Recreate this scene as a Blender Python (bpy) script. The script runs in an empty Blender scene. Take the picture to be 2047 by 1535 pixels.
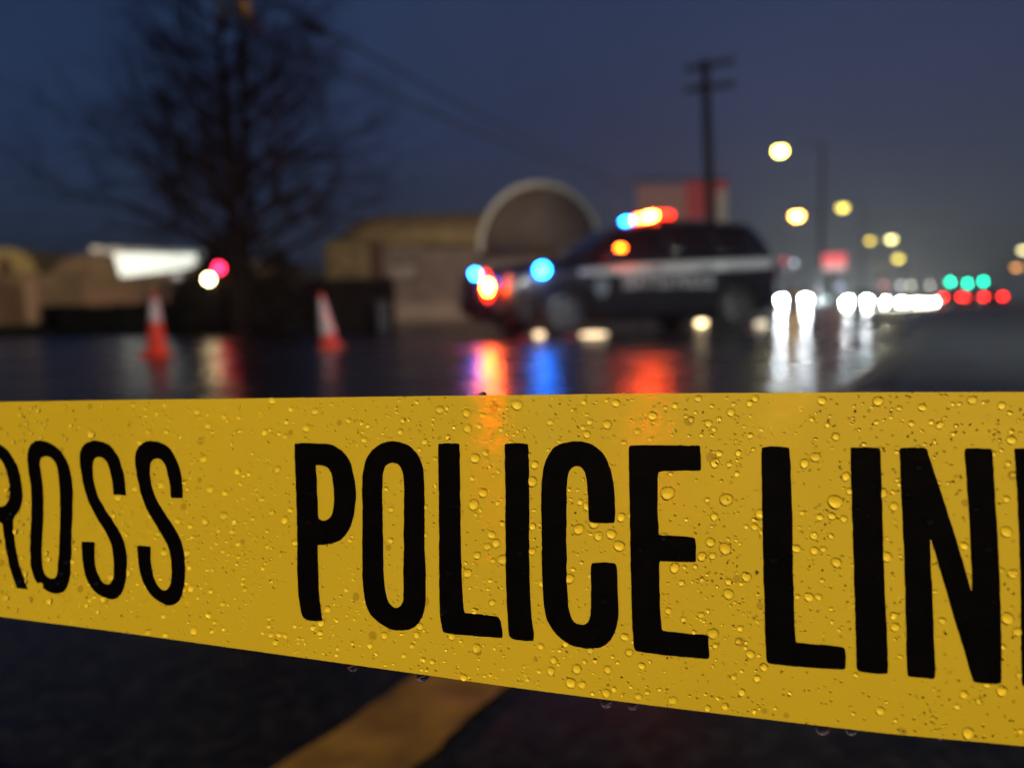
import bpy, bmesh, math, random
from mathutils import Vector, Matrix, noise
from mathutils.geometry import tessellate_polygon
random.seed(7)
R = math.radians
SC = bpy.context.scene
COL = SC.collection

# ------------------------------------------------------------------ camera
FPX = 1480.0                       # focal length in photo pixels (2047 wide)
PITCH, ROLL = R(6.10), R(1.3)
CAM_Z = 0.5
fwd = Vector((0, math.cos(PITCH), -math.sin(PITCH)))
r0 = Vector((1, 0, 0)); u0 = Vector((0, math.sin(PITCH), math.cos(PITCH)))
rgt = math.cos(ROLL) * r0 - math.sin(ROLL) * u0
upv = math.sin(ROLL) * r0 + math.cos(ROLL) * u0
CAM = Vector((0, 0, CAM_Z))
cd = bpy.data.cameras.new("camera"); cam = bpy.data.objects.new("camera", cd); COL.objects.link(cam)
m = Matrix((rgt, upv, -fwd)).transposed().to_4x4(); m.translation = CAM
cam.matrix_world = m
cd.sensor_width = 36.0; cd.lens = 36.0 * FPX / 2047.0
cd.clip_start = 0.01; cd.clip_end = 3000
cd.dof.use_dof = True; cd.dof.focus_distance = 0.189; cd.dof.aperture_fstop = 7.0
SC.camera = cam
# ------------------------------------------------------------------ render / exposure
SC.render.engine = 'CYCLES'
cy = SC.cycles
cy.use_adaptive_sampling = False
cy.use_denoising = True
try:
    cy.denoiser = 'OPENIMAGEDENOISE'; cy.denoising_prefilter = 'ACCURATE'
except Exception: pass
cy.max_bounces = 8; cy.transmission_bounces = 8; cy.transparent_max_bounces = 8; cy.glossy_bounces = 4
cy.sample_clamp_indirect = 6.0
cy.blur_glossy = 0.3
SC.view_settings.view_transform = 'Standard'; SC.view_settings.look = 'None'
SC.view_settings.exposure = 0.0; SC.view_settings.gamma = 1.0
# ------------------------------------------------------------------ dusk sky
W = bpy.data.worlds.new("World"); SC.world = W; W.use_nodes = True
nt = W.node_tree; nt.nodes.clear()
N = nt.nodes.new; L = nt.links.new
out = N('ShaderNodeOutputWorld'); bg = N('ShaderNodeBackground'); L(bg.outputs[0], out.inputs[0])
tc = N('ShaderNodeTexCoord'); sp = N('ShaderNodeSeparateXYZ'); L(tc.outputs['Generated'], sp.inputs[0])
def ramp(nt, src, stops):
    r = nt.nodes.new('ShaderNodeValToRGB'); e = r.color_ramp.elements
    while len(e) < len(stops): e.new(0.5)
    for k, (p, c) in enumerate(stops): e[k].position = p; e[k].color = (*c, 1)
    nt.links.new(src, r.inputs[0]); return r.outputs[0]
left = ramp(nt, sp.outputs['Z'], [(0.0, (.014, .021, .036)), (.08, (.017, .026, .047)), (.2, (.020, .037, .088)), (.39, (.018, .036, .090)), (.47, (.005, .008, .018)), (1, (.003, .004, .01))])
right = ramp(nt, sp.outputs['Z'], [(0.0, (.056, .066, .070)), (.05, (.046, .055, .065)), (.2, (.034, .042, .083)), (.39, (.028, .041, .096)), (.47, (.006, .008, .018)), (1, (.003, .004, .01))])
mr = N('ShaderNodeMapRange'); L(sp.outputs['X'], mr.inputs[0]); mr.inputs[1].default_value = -.5; mr.inputs[2].default_value = .5; mr.interpolation_type = 'SMOOTHSTEP'
mx = N('ShaderNodeMix'); mx.data_type = 'RGBA'; L(mr.outputs[0], mx.inputs[0]); L(left, mx.inputs[6]); L(right, mx.inputs[7])
cn = N('ShaderNodeTexNoise'); cn.inputs['Scale'].default_value = 2.2; cn.inputs['Detail'].default_value = 4; L(tc.outputs['Generated'], cn.inputs['Vector'])
cm_ = N('ShaderNodeMapRange'); L(cn.outputs['Fac'], cm_.inputs[0]); cm_.inputs[1].default_value = .3; cm_.inputs[2].default_value = .7; cm_.inputs[3].default_value = .88; cm_.inputs[4].default_value = 1.12
vm = N('ShaderNodeVectorMath'); vm.operation = 'SCALE'; L(mx.outputs[2], vm.inputs[0]); L(cm_.outputs[0], vm.inputs['Scale']); L(vm.outputs[0], bg.inputs[0]); bg.inputs[1].default_value = 1.0

def add_light(name, kind, loc, energy, color, size=.1, target=None, spot=None):
    l = bpy.data.lights.new(name, kind); l.energy = energy; l.color = color
    if kind != 'SUN': l.shadow_soft_size = size
    if spot: l.spot_size = R(spot[0]); l.spot_blend = spot[1]
    o = bpy.data.objects.new(name, l); COL.objects.link(o); o.location = loc
    if target is not None:
        o.rotation_euler = (Vector(target) - Vector(loc)).to_track_quat('-Z', 'Y').to_euler()
    return o
# unseen lamp added behind the camera for the warm light on the tape
tl = add_light("lamp_behind_camera", 'SPOT', (.25, -2.2, 2.9), 530, (1.0, .86, .62), .06, (0, .2, .47), (50, .6))
tl.data.cycles.is_caustics_light = True
# added unseen spot off to the right, raking the cones and the building
add_light("cone_fill_off_frame", 'SPOT', (3.2, -1.6, .75), 2600, (1.0, .88, .74), .08, (-3.6, 10.0, .35), (34, .8))

add_light("car_fill_off_frame", 'SPOT', (-2.5, -3.5, 4.0), 2600, (1.0, .90, .80), .15, (3.0, 12, .9), (34, .8))  # added spot, out of view, brightens the police car's flank
add_light("verge_fill_off_frame", 'SPOT', (8.5, -3, 6.0), 4800, (.92, 1.0, .96), .2, (8.5, 8, 0), (84, .9))  # unseen spot added to lift the dark verge
add_light("leaf_fill_off_frame", 'SPOT', (-3.0, 8, 7.2), 2200, (1.0, .80, .5), .1, (-4.9, 13.8, 6.75), (9, .8))  # narrow unseen spot added for the dead leaf clump
# spots added out of view to brighten the arched and the low building
add_light("arched_building_fill", 'SPOT', (-.5, 14, 7.5), 2900, (1.0, .78, .60), .25, (-2.8, 27, 2.6), (50, .8))
add_light("low_building_fill", 'SPOT', (-24, 20, 7.0), 9000, (1.0, .76, .46), .25, (-22, 40, 2.0), (75, .8))
# ------------------------------------------------------------------ placement helpers
def ray(x, y): return (x - 1023.5) / FPX * rgt - (y - 767.5) / FPX * upv + fwd
def at(x, y, d): return CAM + ray(x, y) * d
def gr(x, y, z=0.0):
    d = ray(x, y); return CAM + d * ((z - CAM_Z) / d.z)
def foot(x, d, z=0.0):             # ground point at depth d under photo column x
    p = at(x, 600, d); p.z = z; return p
def gz(p):                         # the road dips gently beyond 25 m
    s_ = p.dot(ROAD); return -.011 * (min(s_, 152) - 25) if s_ > 25 else 0.0
ROAD_YAW = math.atan2(ray(1950, 588).x, ray(1950, 588).y)
ROAD = Vector((math.sin(ROAD_YAW), math.cos(ROAD_YAW), 0)); RSIDE = Vector((math.cos(ROAD_YAW), -math.sin(ROAD_YAW), 0))

# ------------------------------------------------------------------ object helpers
def tag(o, label=None, cat=None, group=None, kind=None):
    if label: o["label"] = label
    if cat: o["category"] = cat
    if group: o["group"] = group
    if kind: o["kind"] = kind
    return o
def empty(name, loc, label, cat, group=None, rz=0):
    o = bpy.data.objects.new(name, None); COL.objects.link(o); o.location = loc; o.rotation_euler = (0, 0, rz)
    o.empty_display_size = .1
    return tag(o, label, cat, group)
def obj(name, bm, mat, parent=None, smooth=False, loc=None):
    me = bpy.data.meshes.new(name)
    bmesh.ops.recalc_face_normals(bm, faces=bm.faces)
    bm.to_mesh(me); bm.free()
    me.materials.append(mat)
    if smooth:
        me.polygons.foreach_set("use_smooth", [True] * len(me.polygons))
    o = bpy.data.objects.new(name, me); COL.objects.link(o)
    if parent: o.parent = parent
    if loc is not None: o.location = loc
    return o
def copy_tree(o, parent=None):
    c = o.copy(); COL.objects.link(c)
    if parent: c.parent = parent
    for ch in o.children: copy_tree(ch, c)
    return c
def box(bm, x0, x1, y0, y1, z0, z1, M=None):
    v = [bm.verts.new((x, y, z)) for x in (x0, x1) for y in (y0, y1) for z in (z0, z1)]
    for f in ((0, 1, 3, 2), (4, 6, 7, 5), (0, 4, 5, 1), (2, 3, 7, 6), (0, 2, 6, 4), (1, 5, 7, 3)): bm.faces.new([v[i] for i in f])
    if M is not None: bmesh.ops.transform(bm, matrix=M, verts=v)
    return v
def bbox(x0, x1, y0, y1, z0, z1, bev=.01):
    bm = bmesh.new(); box(bm, x0, x1, y0, y1, z0, z1)
    if bev: bmesh.ops.bevel(bm, geom=bm.edges[:], offset=bev, segments=2, affect='EDGES', profile=.6)
    return bm
def tube(bm, pts, rad, n=8, cap=True):
    pts = [Vector(p) for p in pts]; rings = []
    if not hasattr(rad, '__len__'): rad = [rad] * len(pts)
    for i, p in enumerate(pts):
        t = (pts[min(i + 1, len(pts) - 1)] - pts[max(i - 1, 0)]).normalized()
        a = t.orthogonal() if i == 0 else (prev - t * prev.dot(t))
        if a.length < 1e-6: a = t.orthogonal()
        a.normalize(); prev = a; b = t.cross(a)
        rings.append([bm.verts.new(p + (a * math.cos(k * math.tau / n) + b * math.sin(k * math.tau / n)) * rad[i]) for k in range(n)])
    for r1, r2 in zip(rings, rings[1:]):
        for k in range(n): bm.faces.new((r1[k], r1[(k + 1) % n], r2[(k + 1) % n], r2[k]))
    if cap:
        bm.faces.new(rings[0][::-1]); bm.faces.new(rings[-1])
def lathe(bm, prof, n=24, M=None):
    vs = []; rings = []
    for r, z in prof:
        if r < 1e-6: ring = [bm.verts.new((0, 0, z))]
        else: ring = [bm.verts.new((r * math.cos(k * math.tau / n), r * math.sin(k * math.tau / n), z)) for k in range(n)]
        rings.append(ring); vs += ring
    for a, b in zip(rings, rings[1:]):
        for k in range(n):
            q = []
            for w in (a[k % len(a)], a[(k + 1) % len(a)], b[(k + 1) % len(b)], b[k % len(b)]):
                if w not in q: q.append(w)
            if len(q) > 2: bm.faces.new(q)
    if M is not None: bmesh.ops.transform(bm, matrix=M, verts=vs)
def prism(bm, poly, y0, y1, M=None):
    """poly in (x,z), extruded along y"""
    a = [bm.verts.new((x, y0, z)) for x, z in poly]; b = [bm.verts.new((x, y1, z)) for x, z in poly]
    bm.faces.new(a); bm.faces.new(b[::-1]); n = len(poly)
    for k in range(n): bm.faces.new((a[k], b[k], b[(k + 1) % n], a[(k + 1) % n]))
    if M is not None: bmesh.ops.transform(bm, matrix=M, verts=a + b)

# ------------------------------------------------------------------ materials
def mat(name, color, rough=.6, metal=0, noise_s=None, var=.25, bump=0, coat=0, spec=.5, c2=None):
    m = bpy.data.materials.new(name); m.use_nodes = True; nt = m.node_tree; b = nt.nodes['Principled BSDF']
    b.inputs['Base Color'].default_value = (*color, 1); b.inputs['Roughness'].default_value = rough
    b.inputs['Metallic'].default_value = metal; b.inputs['Coat Weight'].default_value = coat; b.inputs['Coat Roughness'].default_value = .06
    b.inputs['Specular IOR Level'].default_value = spec
    if noise_s:
        tc = nt.nodes.new('ShaderNodeTexCoord'); n = nt.nodes.new('ShaderNodeTexNoise'); n.inputs['Scale'].default_value = noise_s; n.inputs['Detail'].default_value = 6
        nt.links.new(tc.outputs['Object'], n.inputs['Vector'])
        hi = c2 or tuple(min(1, c * (1 + var)) for c in color); lo = tuple(c * (1 - var) for c in color)
        nt.links.new(ramp(nt, n.outputs['Fac'], [(.3, lo), (.7, hi)]), b.inputs['Base Color'])
        if bump:
            bp = nt.nodes.new('ShaderNodeBump'); bp.inputs['Strength'].default_value = bump; bp.inputs['Distance'].default_value = .02
            nt.links.new(n.outputs['Fac'], bp.inputs['Height']); nt.links.new(bp.outputs[0], b.inputs['Normal'])
    return m
def em(name, color, strength, base=(.1, .1, .1)):
    m = mat(name, base, .3); b = m.node_tree.nodes['Principled BSDF']
    b.inputs['Emission Color'].default_value = (*color, 1); b.inputs['Emission Strength'].default_value = strength
    return m

M_dark = mat("dark_metal", (.02, .02, .022), .5, .4, 8)
M_galv = mat("galvanised", (.08, .08, .085), .5, .6, 6)
M_rubber = mat("tyre_rubber", (.015, .015, .015), .75, 0, 30)
M_rim = mat("rim_metal", (.22, .22, .23), .35, .9, 5)
M_glass = mat("tinted_glass", (.006, .007, .009), .06, 0, 3, coat=.4)
M_paint = mat("blueblack_paint", (.009, .010, .014), .28, 0, 3, coat=.6)
M_trim = mat("black_plastic", (.01, .01, .011), .5, 0, 20)
M_white = mat("white_vinyl", (.48, .49, .50), .4, 0, 5, .1)
M_letter = mat("grey_vinyl", (.36, .37, .38), .4, 0, 5, .1)
M_wood = mat("pole_wood", (.030, .024, .020), .85, 0, 4, .4, .3)
M_bark = mat("bark", (.012, .010, .008), .9, 0, 6, .4, .4)
M_leafdark = mat("evergreen_leaf", (.010, .014, .009), .85, 0, 3, .5)
M_hedge = mat("hedge_leaf", (.014, .019, .009), .9, 0, 4, .5)

# wet asphalt
def wet_asphalt():
    m = bpy.data.materials.new("wet_asphalt"); m.use_nodes = True; nt = m.node_tree; b = nt.nodes['Principled BSDF']
    N = nt.nodes.new; L = nt.links.new
    tc = N('ShaderNodeTexCoord')
    n1 = N('ShaderNodeTexNoise'); n1.inputs['Scale'].default_value = .8; n1.inputs['Detail'].default_value = 5
    n2 = N('ShaderNodeTexNoise'); n2.inputs['Scale'].default_value = 120; n2.inputs['Detail'].default_value = 3
    n3 = N('ShaderNodeTexNoise'); n3.inputs['Scale'].default_value = 6; n3.inputs['Detail'].default_value = 4
    for n in (n1, n2, n3): L(tc.outputs['Object'], n.inputs['Vector'])
    n4 = N('ShaderNodeTexNoise'); n4.inputs['Scale'].default_value = 34; n4.inputs['Detail'].default_value = 2; n4.inputs['Roughness'].default_value = .7; L(tc.outputs['Object'], n4.inputs['Vector'])
    mg = N('ShaderNodeMix'); mg.data_type = 'RGBA'; mg.blend_type = 'MULTIPLY'; mg.inputs[0].default_value = 1; L(ramp(nt, n4.outputs['Fac'], [(.40, (.5, .5, .5)), (.54, (1, 1, 1)), (.72, (2.2, 2.1, 2.0))]), mg.inputs[7])
    L(ramp(nt, n1.outputs['Fac'], [(.3, (.006, .0058, .0058)), (.7, (.014, .0125, .011))]), mg.inputs[6])
    L(mg.outputs[2], b.inputs['Base Color'])
    mrr = N('ShaderNodeMapRange'); L(n1.outputs['Fac'], mrr.inputs[0]); mrr.inputs[1].default_value = .35; mrr.inputs[2].default_value = .7
    mrr.inputs[3].default_value = .17; mrr.inputs[4].default_value = .34; L(mrr.outputs[0], b.inputs['Roughness'])
    ad = N('ShaderNodeMath'); ad.operation = 'MULTIPLY_ADD'; L(n3.outputs['Fac'], ad.inputs[0]); ad.inputs[1].default_value = 1.3; L(n2.outputs['Fac'], ad.inputs[2])
    bp = N('ShaderNodeBump'); bp.inputs['Strength'].default_value = .35; bp.inputs['Distance'].default_value = .004
    L(ad.outputs[0], bp.inputs['Height']); L(bp.outputs[0], b.inputs['Normal'])
    b.inputs['Specular IOR Level'].default_value = .55
    return m
M_road = wet_asphalt()
M_verge = mat("verge_asphalt", (.11, .115, .11), .38, 0, 3, .45, .8, spec=.5)
M_kerb = mat("kerb_concrete", (.14, .135, .12), .45, 0, 6, .3)
M_line = mat("worn_yellow_paint", (.155, .080, .015), .42, 0, 14, .5, .4)
M_grass = mat("grass_blades", (.022, .034, .010), .9, 0, 4, .5)

# ------------------------------------------------------------------ ground
bm = bmesh.new()
rows = []
for s_, z_ in ((-60, 0), (25, 0), (152, -1.397), (330, -1.397)):
    rows.append([bm.verts.new((q.x, q.y, z_)) for q in (ROAD * s_ - RSIDE * 330, ROAD * s_ + RSIDE * 330)])
for a, b in zip(rows, rows[1:]): bm.faces.new((a[0], a[1], b[1], b[0]))
tag(obj("road", bm, M_road), kind="structure", label="wet black asphalt road mirroring the lights")
# yellow line, ragged edges, parallel to the road
gl = gr(686, 1452); gR = gr(920, 1455)
offL = gl.dot(RSIDE); offR = gR.dot(RSIDE)
bm = bmesh.new(); prev = None
s = -2.0
while s < 24:
    j = .010
    a = ROAD * s + RSIDE * (offL + (noise.noise((s * 9, 0, 0)) * j + noise.noise((s * 40, 5, 0)) * j * .6)); b_ = ROAD * s + RSIDE * (offR + noise.noise((s * 9, 9, 0)) * j + noise.noise((s * 40, 15, 0)) * j * .6)
    a.z = b_.z = .004
    cur = (bm.verts.new(a), bm.verts.new(b_))
    if prev: bm.faces.new((prev[0], prev[1], cur[1], cur[0]))
    prev = cur; s += .02 if s < 3 else .5
tag(obj("yellow_road_line", bm, M_line), kind="structure", label="worn yellow line painted on the wet asphalt under the tape")
# low verge to the right of the line, beyond the tape
o_off = offR + .10
bm = bmesh.new()
def rp(s, t, z): p = ROAD * s + RSIDE * t; return Vector((p.x, p.y, z))
EDGE = [gr(1600, 850), gr(1705, 792), gr(1768, 745), gr(1808, 702), gr(1833, 668), gr(1855, 645), gr(1880, 627)]
EDGE += [EDGE[-1] + ROAD * q for q in (4, 8, 25, 60, 150)]
hi = []
for k, e in enumerate(EDGE):
    w = RSIDE * .16; far = e + RSIDE * 40; g = gz(e)
    hi.append((bm.verts.new((e.x + w.x, e.y + w.y, g)), bm.verts.new((e.x + w.x, e.y + w.y, g + .05)), bm.verts.new((far.x, far.y, g + .05)), bm.verts.new((far.x, far.y, g))))
for a, b in zip(hi, hi[1:]):
    for k in range(3): bm.faces.new((a[k], a[k + 1], b[k + 1], b[k]))
for e in (hi[0], hi[-1]): bm.faces.new(e)
tag(obj("verge", bm, M_verge), kind="structure", label="dark raised verge right of the road")
bm = bmesh.new()
prev = None
for e in EDGE:
    w = RSIDE * .155; g = gz(e); a_ = [bm.verts.new((e.x, e.y, g)), bm.verts.new((e.x, e.y, g + .05)), bm.verts.new((e.x + w.x * .12, e.y + w.y * .12, g + .062)), bm.verts.new((e.x + w.x, e.y + w.y, g + .062)), bm.verts.new((e.x + w.x, e.y + w.y, g))]
    if prev:
        for k in range(4): bm.faces.new((prev[k], prev[k + 1], a_[k + 1], a_[k]))
    prev = a_
tag(obj("kerb", bm, M_kerb), kind="structure", label="pale wet kerb along the right verge")
# grass at far left
bm = bmesh.new()
gp = [foot(-500, 17), foot(110, 17), foot(95, 36), foot(-500, 36)]
vs = [bm.verts.new((p.x, p.y, .10)) for p in gp]; bm.faces.new(vs)
for k in range(4): bm.faces.new((vs[k], vs[(k + 1) % 4], bm.verts.new((gp[(k + 1) % 4].x, gp[(k + 1) % 4].y, 0)), bm.verts.new((gp[k].x, gp[k].y, 0))))
for k in range(3500):
    u, w = random.random(), random.random()
    p = (gp[0].lerp(gp[1], u)).lerp(gp[3].lerp(gp[2], u), w); h = random.uniform(.05, .13); a = random.uniform(0, 6.28); d = Vector((math.cos(a), math.sin(a), 0)) * .02
    base = Vector((p.x, p.y, .1)); bm.faces.new([bm.verts.new(base - d), bm.verts.new(base + d), bm.verts.new(base + Vector((random.uniform(-.03, .03), random.uniform(-.03, .03), h)))])
tag(obj("grass", bm, M_grass), label="dim green grass strip at the far left", kind="stuff")

# ------------------------------------------------------------------ the tape
KX = [-2600, -600, 0, 230, 560, 860, 1023, 1300, 1640, 1780, 2047, 2700, 3400]
TOPY = [812, 806, 803, 799.5, 795.5, 791.5, 789.5, 786.5, 784.5, 784, 783.5, 783, 782]
BOTY = [905, 1148, 1232, 1262, 1308, 1350, 1373, 1409, 1450, 1466, 1491, 1560, 1640]
def cubic(xs, ys, x):
    n = len(xs)
    if x <= xs[0]: return ys[0] + (x - xs[0]) * (ys[1] - ys[0]) / (xs[1] - xs[0])
    if x >= xs[-1]: return ys[-1] + (x - xs[-1]) * (ys[-1] - ys[-2]) / (xs[-1] - xs[-2])
    i = max(k for k in range(n - 1) if xs[k] <= x)
    def sl(k):
        if k <= 0: return (ys[1] - ys[0]) / (xs[1] - xs[0])
        if k >= n - 1: return (ys[-1] - ys[-2]) / (xs[-1] - xs[-2])
        return (ys[k + 1] - ys[k - 1]) / (xs[k + 1] - xs[k - 1])
    h = xs[i + 1] - xs[i]; t = (x - xs[i]) / h
    return ((2 * t**3 - 3 * t**2 + 1) * ys[i] + (t**3 - 2 * t**2 + t) * h * sl(i) + (-2 * t**3 + 3 * t**2) * ys[i + 1] + (t**3 - t**2) * h * sl(i + 1))
def tape_col(x):
    ty, by = cubic(KX, TOPY, x), cubic(KX, BOTY, x)
    invd = 4.25 + (6.15 - 4.25) * x / 2047.0
    dT = 1 / max(invd, 1.2)
    dB = dT - (.011 - .008 * min(max(x / 2047.0, 0), 1))       # lower edge leans slightly towards the lens
    return ty, by, dT, dB
def tape_pt(x, y, lift=0.0):
    ty, by, dT, dB = tape_col(x)
    v_ = (y - ty) / (by - ty)
    d = 1 / ((1 - v_) / dT + v_ / dB)
    return CAM + ray(x, y) * d * (1 - lift)
def tape_material():
    m = bpy.data.materials.new("yellow_tape_plastic"); m.use_nodes = True; nt = m.node_tree; nt.nodes.clear()
    N = nt.nodes.new; L = nt.links.new
    out = N('ShaderNodeOutputMaterial'); tc = N('ShaderNodeTexCoord')
    # damp discs: drops clinging to the back of the film
    vo = N('ShaderNodeTexVoronoi'); vo.inputs['Scale'].default_value = 210; L(tc.outputs['Object'], vo.inputs['Vector'])
    sepc = N('ShaderNodeSeparateColor'); L(vo.outputs['Color'], sepc.inputs[0])
    rad = N('ShaderNodeMapRange'); L(sepc.outputs[0], rad.inputs[0]); rad.inputs[1].default_value = .72; rad.inputs[2].default_value = 1.0; rad.inputs[3].default_value = 0.0; rad.inputs[4].default_value = .30
    sb = N('ShaderNodeMath'); sb.operation = 'SUBTRACT'; L(rad.outputs[0], sb.inputs[0]); L(vo.outputs['Distance'], sb.inputs[1])
    ms = N('ShaderNodeMapRange'); L(sb.outputs[0], ms.inputs[0]); ms.inputs[1].default_value = 0; ms.inputs[2].default_value = .05
    no = N('ShaderNodeTexNoise'); no.inputs['Scale'].default_value = 14; no.inputs['Detail'].default_value = 3; L(tc.outputs['Object'], no.inputs['Vector'])
    base = ramp(nt, no.outputs['Fac'], [(.3, (.73, .488, .016)), (.7, (.79, .535, .020))])
    mxc = N('ShaderNodeMix'); mxc.data_type = 'RGBA'; L(ms.outputs[0], mxc.inputs[0]); L(base, mxc.inputs[6]); mxc.inputs[7].default_value = (.56, .35, .012, 1)
    # fine beads of mist as bump
    v2 = N('ShaderNodeTexVoronoi'); v2.inputs['Scale'].default_value = 900; L(tc.outputs['Object'], v2.inputs['Vector'])
    s2 = N('ShaderNodeSeparateColor'); L(v2.outputs['Color'], s2.inputs[0])
    r2 = N('ShaderNodeMapRange'); L(s2.outputs[0], r2.inputs[0]); r2.inputs[1].default_value = .6; r2.inputs[2].default_value = 1; r2.inputs[3].default_value = 0; r2.inputs[4].default_value = .42
    q2 = N('ShaderNodeMath'); q2.operation = 'SUBTRACT'; q2.use_clamp = True; L(r2.outputs[0], q2.inputs[0]); L(v2.outputs['Distance'], q2.inputs[1])
    bp = N('ShaderNodeBump'); bp.inputs['Strength'].default_value = .9; bp.inputs['Distance'].default_value = .0012; L(q2.outputs[0], bp.inputs['Height'])
    pb = N('ShaderNodeBsdfPrincipled'); L(mxc.outputs[2], pb.inputs['Base Color']); pb.inputs['Roughness'].default_value = .5; pb.inputs['Specular IOR Level'].default_value = .35
    L(bp.outputs[0], pb.inputs['Normal'])
    tr = N('ShaderNodeBsdfTranslucent'); L(mxc.outputs[2], tr.inputs[0]); 
    m1 = N('ShaderNodeMixShader'); m1.inputs[0].default_value = .18; L(pb.outputs[0], m1.inputs[1]); L(tr.outputs[0], m1.inputs[2])
    tp = N('ShaderNodeBsdfTransparent'); tp.inputs[0].default_value = (1, .35, .03, 1)
    m2 = N('ShaderNodeMixShader'); m2.inputs[0].default_value = .16; L(m1.outputs[0], m2.inputs[1]); L(tp.outputs[0], m2.inputs[2])
    L(m2.outputs[0], out.inputs[0])
    return m
M_tape = tape_material()
M_ink = mat("black_ink", (.0015, .0010, .0010), .6, 0, 200, .3, spec=.03)
bm = bmesh.new(); uvr = []
xs = []
x = -2400
while x < 3300: xs.append(x); x += 12 if -40 < x < 2090 else 60
NV = 16
for x in xs:
    ty, by, dT, dB = tape_col(x); col = []
    for k in range(NV + 1):
        yy = ty + (by - ty) * k / NV
        col.append(bm.verts.new(tape_pt(x, yy)))
    uvr.append(col)
for a, b_ in zip(uvr, uvr[1:]):
    for k in range(NV): bm.faces.new((a[k], a[k + 1], b_[k + 1], b_[k]))
tape = obj("police_tape", bm, M_tape, None, False)
tag(tape, "wet yellow barrier tape printed in black capitals, stretched across the foreground", "barrier tape")

# letters printed on it, outlines in photo pixels
def smooth_poly(pts, it=2):
    for _ in range(it):
        res = []; n = len(pts)
        for i in range(n):
            p0, p, p1 = Vector(pts[i - 1]), Vector(pts[i]), Vector(pts[(i + 1) % n])
            a, b = p - p0, p1 - p
            if a.length < 1e-6 or b.length < 1e-6: continue
            ang = abs(a.angle(b))
            if ang > R(50):
                c = min(1.6, a.length * .3, b.length * .3)
                res += [tuple(p - a.normalized() * c), tuple(p + b.normalized() * c)]
            else: res += [tuple(p - a * .25), tuple(p + b * .25)]
        pts = res
    return pts
def rough_poly(pts, seed):
    res = []; n = len(pts)
    for i in range(n):
        a, b = Vector(pts[i]), Vector(pts[(i + 1) % n]); k = max(1, int((b - a).length / 7)); nn = (b - a).orthogonal().normalized() if (b - a).length > 1e-6 else Vector((0, 0))
        for q in range(k):
            p = a.lerp(b, q / k); w = noise.noise((p.x * .05, p.y * .05, seed)) * 1.0 + noise.noise((p.x * .25, p.y * .25, seed)) * .7
            res.append((p.x + nn.x * w, p.y + nn.y * w))
    return res
LET = []
def let(name, ox, oy, sc, outer, hole=None): LET.append((name, [(ox + sc * a, oy + sc * b) for a, b in outer], [(ox + sc * a, oy + sc * b) for a, b in hole] if hole else None))
A1 = (0, 860, 420 / 1697)
let("R", *A1, [(-260, 85), (-60, 88), (0, 112), (60, 155), (110, 225), (150, 310), (175, 420), (183, 520), (175, 600), (150, 660), (105, 710), (110, 800), (122, 920), (145, 1040), (180, 1160), (228, 1285), (135, 1273), (100, 1180), (70, 1070), (45, 950), (25, 800), (20, 755), (0, 745), (-60, 740), (-150, 738), (-150, 1250), (-260, 1240)],
    [(-150, 190), (-40, 195), (0, 228), (40, 290), (65, 380), (80, 470), (75, 550), (50, 600), (0, 618), (-150, 615)])
let("O", *A1, [(320, 80), (385, 95), (440, 120), (500, 175), (545, 250), (575, 350), (590, 480), (588, 650), (578, 850), (577, 1000), (572, 1130), (560, 1220), (530, 1290), (490, 1315), (430, 1318), (380, 1300), (345, 1270), (350, 1245), (330, 1225), (300, 1235), (275, 1190), (250, 1100), (240, 980), (245, 850), (252, 700), (255, 550), (245, 420), (228, 320), (218, 230), (225, 160), (250, 110), (285, 85)],
    [(365, 205), (405, 215), (440, 250), (465, 310), (478, 420), (485, 550), (485, 750), (478, 900), (468, 1050), (465, 1150), (450, 1188), (420, 1200), (385, 1185), (355, 1150), (342, 1080), (335, 980), (345, 820), (352, 650), (350, 480), (335, 350), (318, 270), (330, 220)])
let("S", *A1, [(915, 520), (905, 400), (880, 300), (855, 240), (815, 212), (775, 218), (752, 250), (748, 320), (755, 400), (775, 490), (810, 570), (860, 650), (920, 740), (975, 830), (1010, 920), (1025, 1020), (1028, 1130), (1015, 1240), (980, 1320), (930, 1362), (870, 1362), (800, 1330), (730, 1265), (690, 1180), (668, 1080), (660, 980), (658, 895), (765, 900), (762, 980), (768, 1070), (785, 1150), (815, 1210), (850, 1242), (885, 1240), (912, 1200), (920, 1120), (915, 1010), (900, 920), (860, 830), (800, 740), (745, 640), (700, 540), (670, 430), (650, 320), (640, 220), (650, 150), (685, 105), (740, 83), (800, 85), (870, 105), (925, 160), (970, 240), (1000, 350), (1012, 450), (1020, 525)])
let("S", *A1, [(1380, 545), (1370, 430), (1350, 330), (1325, 260), (1290, 228), (1250, 226), (1220, 250), (1210, 300), (1215, 400), (1235, 490), (1270, 570), (1320, 650), (1380, 740), (1440, 830), (1475, 920), (1493, 1030), (1498, 1150), (1488, 1270), (1460, 1360), (1410, 1412), (1350, 1415), (1280, 1380), (1210, 1320), (1155, 1230), (1125, 1130), (1112, 1030), (1108, 930), (1220, 935), (1215, 1020), (1225, 1110), (1245, 1200), (1280, 1265), (1320, 1295), (1355, 1285), (1380, 1230), (1388, 1130), (1380, 1030), (1355, 930), (1310, 850), (1250, 750), (1190, 650), (1145, 540), (1115, 430), (1095, 320), (1090, 220), (1105, 150), (1140, 108), (1190, 86), (1250, 84), (1320, 105), (1380, 150), (1425, 230), (1460, 330), (1475, 430), (1480, 548)])
A2 = (560, 860, 500 / 1744)
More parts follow.
